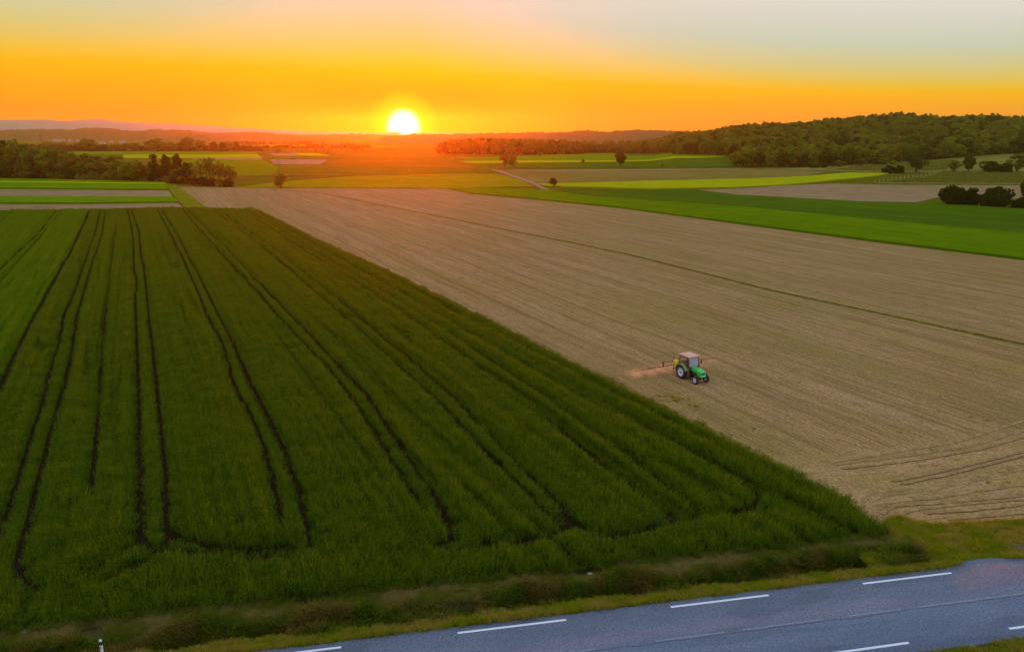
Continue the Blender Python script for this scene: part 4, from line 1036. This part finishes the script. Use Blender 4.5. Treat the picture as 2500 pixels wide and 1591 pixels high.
# ------------------------------------------------------------------ tractor
def gloss(name, c, rough=.3, coat=.4):
    m, t, b, o = mat(name); g = N(t); nz = g.noise(g.n('ShaderNodeTexCoord').outputs['Object'], 5, 4)
    g.put(b.inputs['Base Color'], g.mix(g.rng(nz, .5, .75, 0, .25), c, (c[0] * .7 + .03, c[1] * .75 + .02, c[2] * .7 + .01)))
    b.inputs['Roughness'].default_value = rough; b.inputs['Coat Weight'].default_value = coat; return m
T_green = gloss('tractor_green', (.012, .50, .045)); T_dkgreen = gloss('grille_green', (.008, .16, .02), .5)
T_fender = gloss('faded_green', (.22, .40, .11), .45); T_red = gloss('cab_red_brown', (.26, .075, .045), .5, .1)
T_roof = gloss('lit_roof_red', (.60, .27, .16), .45, .2); T_black = plain('rubber', (.028, .026, .026), .85, var=.3)  # roof: reflected light put into the red, paler than the cab frame
T_rim = plain('rim_grey', (.62, .60, .60), .45); T_dark = plain('engine_dark', (.035, .022, .028), .6); T_lamp = plain('lamp_white', (.85, .87, .80), .15, var=.02)
T_yellow = gloss('tank_yellow', (.72, .48, .008), .4, .2); T_frame = plain('boom_red_brown', (.23, .085, .04), .6); T_tan = plain('tan_canvas', (.20, .135, .07), .9)
T_seat = plain('seat_black', (.03, .028, .026), .7)
def glass(name, c, a):
    m, t, b, o = mat(name); b.inputs['Base Color'].default_value = (*c, 1); b.inputs['Roughness'].default_value = .05; b.inputs['Alpha'].default_value = a
    b.inputs['Specular IOR Level'].default_value = .9; return m
T_glass = glass('windscreen_glass', (.50, .55, .64), .62); T_side = glass('side_glass', (.25, .16, .10), .2)  # windscreen: bluish-white reflection put into the base colour

TR0 = np.array([17.12, 68.85]); TRZ = math.atan2(-ROW[1], -ROW[0])
tr = empty('tractor', (TR0[0], TR0[1], 0), TRZ, 'small green tractor with red-brown cab driving down the harrowed field', 'tractor')
def tyre_profile(Rr, rw, w):
    return [(rw, -w * .42), (rw + (Rr - rw) * .5, -w * .52), (Rr * .95, -w * .47), (Rr * .985, -w * .3), (Rr, 0), (Rr * .985, w * .3), (Rr * .95, w * .47), (rw + (Rr - rw) * .5, w * .52), (rw, w * .42)]
def wheel(x, y, Rr, w, lugs):
    s = 1 if y > 0 else -1; rw = Rr * .62
    tyre = MB(); tyre.lathe(tyre_profile(Rr, rw, w), (x, y, Rr), 36)
    for k in range(lugs):
        t = 2 * math.pi * k / lugs
        for sd in (-1, 1):
            t2 = t + (.5 * 2 * math.pi / lugs if sd > 0 else 0); V = []
            for (yy, dt) in ((0.02, 0), (.46, .16)):
                for rr_ in (Rr * .97, Rr * 1.035):
                    for q in (-.035, .035):
                        V.append((x + math.cos(t2 + dt + q / Rr * 1.0) * rr_, y + sd * yy * w, Rr + math.sin(t2 + dt + q / Rr) * rr_))
            tyre.add(V, [(0, 1, 3, 2), (4, 6, 7, 5), (0, 4, 5, 1), (2, 3, 7, 6), (0, 2, 6, 4), (1, 5, 7, 3)])
    e = tyre.build('wheel', T_black, tr, True)
    rim = MB().lathe([(rw, -w * .40), (rw * .93, -w * .30), (rw * .90, w * .1 * s), (rw * .55, w * .22 * s), (rw * .30, w * .18 * s), (rw * .29, w * .30 * s), (.001, w * .31 * s)], (x, y, Rr), 30).lathe([(rw * .90, w * .1 * s), (rw * .93, w * .30), (rw, w * .40)], (x, y, Rr), 30)
    rim.build('rim', T_rim, e, True)
    MB().lathe([(rw * .17, w * .30 * s), (rw * .16, w * .40 * s), (.001, w * .41 * s)], (x, y, Rr), 14).build('hub', T_dark, e, True)
WB = 1.98
for y in (-.70, .70): wheel(0, y, .68, .36, 16)
for y in (-.66, .66): wheel(WB, y, .385, .20, 12)
mb = MB(); mb.box(-.45, .75, -.20, .20, .42, .92); mb.box(.75, 1.72, -.17, .17, .48, .88); mb.box(1.7, 2.2, -.13, .13, .46, .62)
mb.tube([(0, -.62, .68), (0, .62, .68)], .11, 10); mb.box(.78, 1.6, -.24, .24, .86, 1.0)
mb.build('chassis', T_dark, tr, bevel=.03)
mb = MB(); mb.tube([(WB, -.6, .40), (WB, .6, .40)], .055, 8); mb.tube([(WB, 0, .38), (WB, 0, .62)], .08, 8); mb.tube([(WB - .12, -.52, .42), (WB - .12, .52, .42)], .02, 6); mb.tube([(WB - .1, .35, .45), (1.0, .28, .75)], .022, 6)
mb.build('front_axle', T_dark, tr)
# bonnet: a rounded shell, open at the sides, with a deep rounded nose
def sect(x, wd, zb, zt, rr, n=5):
    P = [(x, -wd, zb)]
    for i in range(n + 1):
        t = math.pi - i * (math.pi / 2) / n; P.append((x, -wd + rr + rr * math.cos(t), zt - rr + rr * math.sin(t)))
    for i in range(n + 1):
        t = math.pi / 2 - i * (math.pi / 2) / n; P.append((x, wd - rr + rr * math.cos(t), zt - rr + rr * math.sin(t)))
    P.append((x, wd, zb)); return P
mb = MB(); mb.loft([sect(.86, .32, .98, 1.36, .12), sect(1.3, .325, .98, 1.345, .12), sect(1.75, .33, .96, 1.31, .12), sect(1.86, .33, .70, 1.29, .12), sect(2.22, .325, .62, 1.22, .12), sect(2.33, .29, .66, 1.12, .10)])
mb.build('bonnet', T_green, tr, True).data.set_sharp_from_angle(angle=R(40))
g_ = MB(); g_.box(2.318, 2.345, -.24, -.02, .90, 1.06); g_.box(2.318, 2.345, .02, .24, .90, 1.06)
for k in range(4): g_.box(2.344, 2.352, -.24, -.02, .915 + .036 * k, .93 + .036 * k); g_.box(2.344, 2.352, .02, .24, .915 + .036 * k, .93 + .036 * k)
g_.build('grille', T_dkgreen, tr)
for y in (-.19, .19):
    mb = MB(); mb.lathe([(.001, .0), (.075, .0), (.08, -.03)], (0, 0, 0), 16, 'z'); mb.v = [(2.352 + z * .6, y + q, .80 + x) for x, q, z in mb.v]
    mb.build('headlight', T_lamp, tr, True)
MB().box(2.335, 2.35, -.09, .09, .765, .83).build('badge_plate', T_lamp, tr)
mb = MB(); mb.box(1.15, 1.75, -.27, .27, .62, .97); mb.tube([(1.45, .3, .9), (1.45, .3, 1.0)], .05); mb.build('engine', T_dark, tr, bevel=.03)
mb = MB(); mb.box(.70, .86, -.30, .30, .95, 1.40); mb.build('dashboard', T_dkgreen, tr, bevel=.03)
# cab
FR = [(-.42, 2.30), (.98, 2.30)]
P_ = {}
for s in (-1, 1):
    P_[s] = dict(fb=(.92, s * .56, 1.34), ft=(.78, s * .60, 2.28), rb=(-.52, s * .62, 1.30), rt=(-.50, s * .60, 2.28), mb=(.18, s * .62, 1.12), mt=(.20, s * .61, 2.28), fl=(.88, s * .56, .52))
mb = MB()
for s in (-1, 1):
    q = P_[s]; mb.tube([q['fl'], q['fb'], q['ft']], .045, 6); mb.tube([q['rb'], q['rt']], .04, 6); mb.tube([q['mb'], q['mt']], .035, 6); mb.tube([q['ft'], q['mt'], q['rt']], .04, 6)
    mb.tube([q['rb'], (.18, s * .62, 1.24)], .03, 6); mb.tube([q['fl'], (.22, s * .58, .55), q['mb']], .03, 6)
for a in ('fb', 'ft', 'rb', 'rt'): mb.tube([P_[-1][a], P_[1][a]], .035, 6)
mb.build('cab_frame', T_red, tr)
mb = MB(); ro = []
for z, i in ((2.28, .0), (2.33, 0), (2.37, .06), (2.39, .20)):
    ro.append([(-.62 + i, -.70 + i, z), (.98 - i, -.70 + i, z), (.98 - i, .70 - i, z), (-.62 + i, .70 - i, z)])
mb.loft(ro); mb.build('roof', T_roof, tr, bevel=.02)
def pane(name, pts, m, parent=tr, th=.012):
    a = Vector(pts[1]) - Vector(pts[0]); b = Vector(pts[2]) - Vector(pts[0]); nn = a.cross(b).normalized() * th
    mb = MB(); n = len(pts); V = [Vector(p) for p in pts] + [Vector(p) + nn for p in pts]
    mb.add(V, [tuple(range(n - 1, -1, -1)), tuple(range(n, 2 * n))] + [(i, (i + 1) % n, n + (i + 1) % n, n + i) for i in range(n)])
    return mb.build(name, m, parent)
pane('windscreen', [(.915, -.50, 1.39), (.915, .50, 1.39), (.79, .53, 2.23), (.79, -.53, 2.23)], T_glass)
for s in (-1, 1):
    pane('side_window', [(.16, s * .625, 1.30), (-.46, s * .63, 1.34), (-.46, s * .61, 2.22), (.17, s * .615, 2.22)], T_side)
    d = pane('door', [(.24, s * .60, .60), (.84, s * .575, .60), (.86, s * .575, 1.22), (.24, s * .625, 1.22)], T_tan)
    pane('door_window', [(.25, s * .628, 1.27), (.85, s * .580, 1.36), (.76, s * .61, 2.22), (.25, s * .620, 2.22)], T_side, d)
pane('rear_window', [(-.535, -.54, 1.36), (-.535, .54, 1.36), (-.515, .54, 2.22), (-.515, -.54, 2.22)], T_side)
for s in (-1, 1):
    mb = MB(); rings = []
    for k in range(11):
        t = R(20 + k * 15.5); r = .79 if 1 else 0
        x, z = -math.cos(math.pi - t) * r, .68 + math.sin(t) * r
        rings.append([(x, s * .54, z), (x, s * .90, z), (x * .96, s * .90, .68 + math.sin(t) * r * .955), (x * .96, s * .54, .68 + math.sin(t) * r * .955)])
    mb.loft(rings); mb.build('fender', T_fender, tr)
mb = MB(); mb.box(-.30, .12, -.24, .24, .98, 1.10); mb.build('seat', T_seat, tr, bevel=.04)
sw = MB(); sw.tube([(.62 + .06 * math.cos(t), .19 * math.sin(t), 1.42 + .17 * math.cos(t)) for t in np.linspace(0, 2 * math.pi, 15)], .014, 5); sw.tube([(.62, 0, 1.42), (.80, 0, 1.25)], .018, 5); sw.build('steering_wheel', T_seat, tr)
mb = MB(); mb.tube([(.84, .60, 1.75), (.95, .78, 1.72)], .012, 5); mb.box(.92, .96, .76, .95, 1.56, 1.80); mb.build('mirror', T_seat, tr)
mb = MB(); mb.tube([(1.2, .34, .95), (1.2, .40, 1.2), (1.2, .40, 1.75)], [.035, .04, .03], 8); mb.build('exhaust', T_dark, tr)
# driver in the cab
def person_body(joints, edges, radii, name, m, parent, loc):
    me = bpy.data.meshes.new(name); me.from_pydata(joints, edges, []); me.materials.append(m)
    o = link(name, me, parent); sk = o.modifiers.new('skin', 'SKIN'); o.modifiers.new('subd', 'SUBSURF').levels = 1
    for v, r in zip(me.skin_vertices[0].data, radii): v.radius = (r, r)
    me.skin_vertices[0].data[0].use_root = True
    o.modifiers['subd'].render_levels = 1
    return o
skin_m = plain('skin', (.40, .22, .15), .6); cloth_m = plain('dark_work_jacket', (.035, .035, .05), .9); hair_m = plain('dark_hair', (.02, .014, .01), .8)
J = [(-.10, 0, 1.20), (-.12, 0, 1.40), (-.12, 0, 1.58), (-.10, 0, 1.72), (-.08, 0, 1.80), (-.06, 0, 1.90), (-.05, 0, 1.98)]
E_ = [(i, i + 1) for i in range(6)]; Rd = [.15, .14, .16, .07, .055, .095, .075]
for s in (-1, 1):
    k = len(J); J += [(-.11, s * .19, 1.62), (.08, s * .25, 1.40), (.36, s * .17, 1.45), (.50, s * .15, 1.50), (.56, s * .14, 1.52)]; E_ += [(2, k), (k, k + 1), (k + 1, k + 2), (k + 2, k + 3), (k + 3, k + 4)]; Rd += [.065, .05, .04, .03, .035]
    k = len(J); J += [(-.06, s * .10, 1.18), (.34, s * .14, 1.16), (.50, s * .14, .82), (.60, s * .14, .78)]; E_ += [(0, k), (k, k + 1), (k + 1, k + 2), (k + 2, k + 3)]; Rd += [.095, .07, .05, .045]
dr = person_body(J, E_, Rd, 'person', skin_m, None, None)
dr.location = (TR0[0], TR0[1], 0); dr.rotation_euler.z = TRZ
tag(dr, 'driver in dark clothes sitting at the wheel inside the tractor cab', 'person')
J2 = [(-.10, 0, 1.19), (-.12, 0, 1.40), (-.12, 0, 1.58), (-.105, 0, 1.69)]; E2 = [(0, 1), (1, 2), (2, 3)]; R2 = [.17, .16, .18, .085]
for s in (-1, 1):
    k = len(J2); J2 += [(-.11, s * .19, 1.62), (.08, s * .25, 1.40), (.36, s * .17, 1.45)]; E2 += [(2, k), (k, k + 1), (k + 1, k + 2)]; R2 += [.08, .063, .05]
    k = len(J2); J2 += [(-.06, s * .10, 1.18), (.34, s * .14, 1.16), (.49, s * .14, .86)]; E2 += [(0, k), (k, k + 1), (k + 1, k + 2)]; R2 += [.11, .085, .06]
person_body(J2, E2, R2, 'work_clothes', cloth_m, dr, None)
mb = MB(); mb.lathe([(.001, .125), (.07, .105), (.105, .04), (.108, -.03), (.085, -.08)], (-.075, 0, 1.955), 16, 'z'); mb.build('hair', hair_m, dr, True)

# ------------------------------------------------------------------ sprayer on the back of the tractor
sp = empty('sprayer', (TR0[0], TR0[1], 0), TRZ, 'yellow tank sprayer with long thin boom behind the tractor', 'sprayer')
mb = MB(); rings = []
for y, k in ((-.66, .80), (-.60, .93), (-.35, 1.0), (.35, 1.0), (.60, .93), (.66, .80)):
    rings.append([(-1.08 + .34 * k * math.copysign(abs(math.cos(t)) ** .6, math.cos(t)), y, 1.18 + .40 * k * math.copysign(abs(math.sin(t)) ** .6, math.sin(t))) for t in np.linspace(0, 2 * math.pi, 20, endpoint=False)])
tk = MB().loft(rings).build('tank', T_yellow, sp, True); tk.data.set_sharp_from_angle(angle=R(60))
MB().lathe([(.16, 0), (.16, .07), (.12, .09), (.001, .09)], (-1.08, -.2, 1.57), 16, 'z').build('lid', T_dark, tk, True)
mb = MB()
for s in (-1, 1):
    mb.tube([(-1.45, s * .55, .30), (-1.45, s * .55, 2.0)], .035, 6); mb.tube([(-.75, s * .5, .62), (-1.45, s * .5, .62)], .03, 6); mb.tube([(-.72, s * .48, .55), (-.72, s * .48, 1.5)], .03, 6); mb.tube([(-.1, s * .35, .5), (-1.4, s * .5, .55)], .03, 6)
mb.tube([(-1.45, -.55, .55), (-1.45, .55, .55)], .035, 6); mb.tube([(-1.45, -.55, 1.9), (-1.45, .55, 1.9)], .025, 6); mb.tube([(-1.45, -.55, 1.25), (-1.45, .55, 1.25)], .03, 6)
mb.build('sprayer_frame', T_frame, sp)
BX = -1.55
def boom(s):
    mb = MB(); L = 5.15
    mb.tube([(BX, s * .5, .92), (BX, s * 2.9, .92), (BX, s * L, .90)], [.045, .04, .025], 6)
    mb.tube([(BX, s * .5, 1.32), (BX, s * 1.75, 1.32)], .035, 6); mb.box(BX - .05, BX + .05, s * 1.75 - .06, s * 1.75 + .06, .86, 1.40)
    mb.tube([(BX, s * 1.75, 1.28), (BX, s * 3.4, .96)], .022, 6); mb.tube([(BX, s * 2.4, .92), (BX, s * 2.4, 1.45)], .018, 5); mb.tube([(BX, s * 3.4, .92), (BX, s * 3.4, 1.02)], .03, 5)
    b = mb.build('boom_arm', T_frame, sp)
    for k in range(10):
        y = s * (.7 + k * .48); q = MB(); q.tube([(BX, y, .92), (BX - .01, y, .78)], [.02, .012], 5); q.build('nozzle', T_dark, b)
for s in (-1, 1): boom(s)
# spray drifting under the boom
def mist_mat():
    m, t, b, o = mat('spray'); g = N(t); t.nodes.remove(b)
    pv = g.n('ShaderNodeVolumePrincipled'); pv.inputs['Color'].default_value = (1.0, .90, .55, 1); pv.inputs['Anisotropy'].default_value = .4
    co = g.n('ShaderNodeTexCoord').outputs['Object']; sx = g.n('ShaderNodeSeparateXYZ'); t.links.new(co, sx.inputs[0])
    nz = g.noise(g.mapping(co, (.5, 1.1, .9)), 1.1, 3, .6)
    ay = g.math('ABSOLUTE', sx.outputs[1])
    dens = g.math('MULTIPLY', g.rng(nz, .36, .70, 0, 1), g.rng(ay, 4.4, 6.0, 1, 0, True))
    fx = g.math('MULTIPLY', g.rng(sx.outputs[0], -3.6, -1.9, 0, 1, True), g.rng(sx.outputs[0], -1.55, -1.35, 1, 0, True))
    fz = g.math('MULTIPLY', g.rng(sx.outputs[2], .55, .90, 1, 0, True), g.rng(sx.outputs[2], .03, .12, 0, 1))
    dens = g.math('MULTIPLY', g.math('MULTIPLY', dens, fx), fz)
    # the driest drift hangs beyond the left boom end
    g.put(pv.inputs['Density'], g.math('MULTIPLY', g.math('MULTIPLY', dens, g.rng(sx.outputs[1], -.5, 1.0, 1.0, .45)), .85)); t.links.new(pv.outputs[0], o.inputs['Volume'])
    return m
ms = MB().box(-3.7, -1.3, -6.2, 6.2, .03, 1.1).build('spray_mist', mist_mat(), None)
ms.location = (TR0[0], TR0[1], 0.02); ms.rotation_euler.z = TRZ
tag(ms, 'pale orange spray mist hanging below the sprayer boom', 'mist', kind='stuff')

# ------------------------------------------------------------------ marker post at the road edge
pp_ = hit(252, 1606); pz = .02
po = empty('marker_post', (pp_[0], pp_[1], pz), R(-10), 'white roadside marker post with black top band at the lower left', 'post')
def rs(z, w, d): return [(-w, -d, z), (w, -d, z), (w, d, z), (-w, d, z)]
MB().loft([rs(-.3, .06, .04), rs(.68, .06, .04)]).build('post_body', gloss('post_white', (.78, .78, .80), .5, 0), po, bevel=.015)
MB().loft([rs(.68, .061, .041), rs(.86, .061, .041)]).build('black_band', plain('post_black', (.02, .02, .025), .6), po, bevel=.015)
MB().loft([rs(.86, .06, .04), rs(.93, .058, .04), rs(.97, .04, .03)]).build('post_cap', gloss('post_cap_white', (.70, .70, .72), .5, 0), po, bevel=.015)
MB().box(-.022, .022, -.049, -.038, .50, .66).build('reflector', gloss('reflector_red', (.55, .03, .02), .2), po)

# ------------------------------------------------------------------ air between here and the mountains
hm, t, b, o = mat('haze'); t.nodes.remove(b)
pv = t.nodes.new('ShaderNodeVolumePrincipled'); pv.inputs['Color'].default_value = (1.0, .80, .26, 1); pv.inputs['Density'].default_value = 1e-4; pv.inputs['Anisotropy'].default_value = .85
t.links.new(pv.outputs[0], o.inputs['Volume'])
hz = MB().box(-5900, 5900, -5900, 5900, -3.0, 150).build('haze', hm)
tag(hz, 'thin warm evening haze over the whole plain', 'haze', kind='stuff')
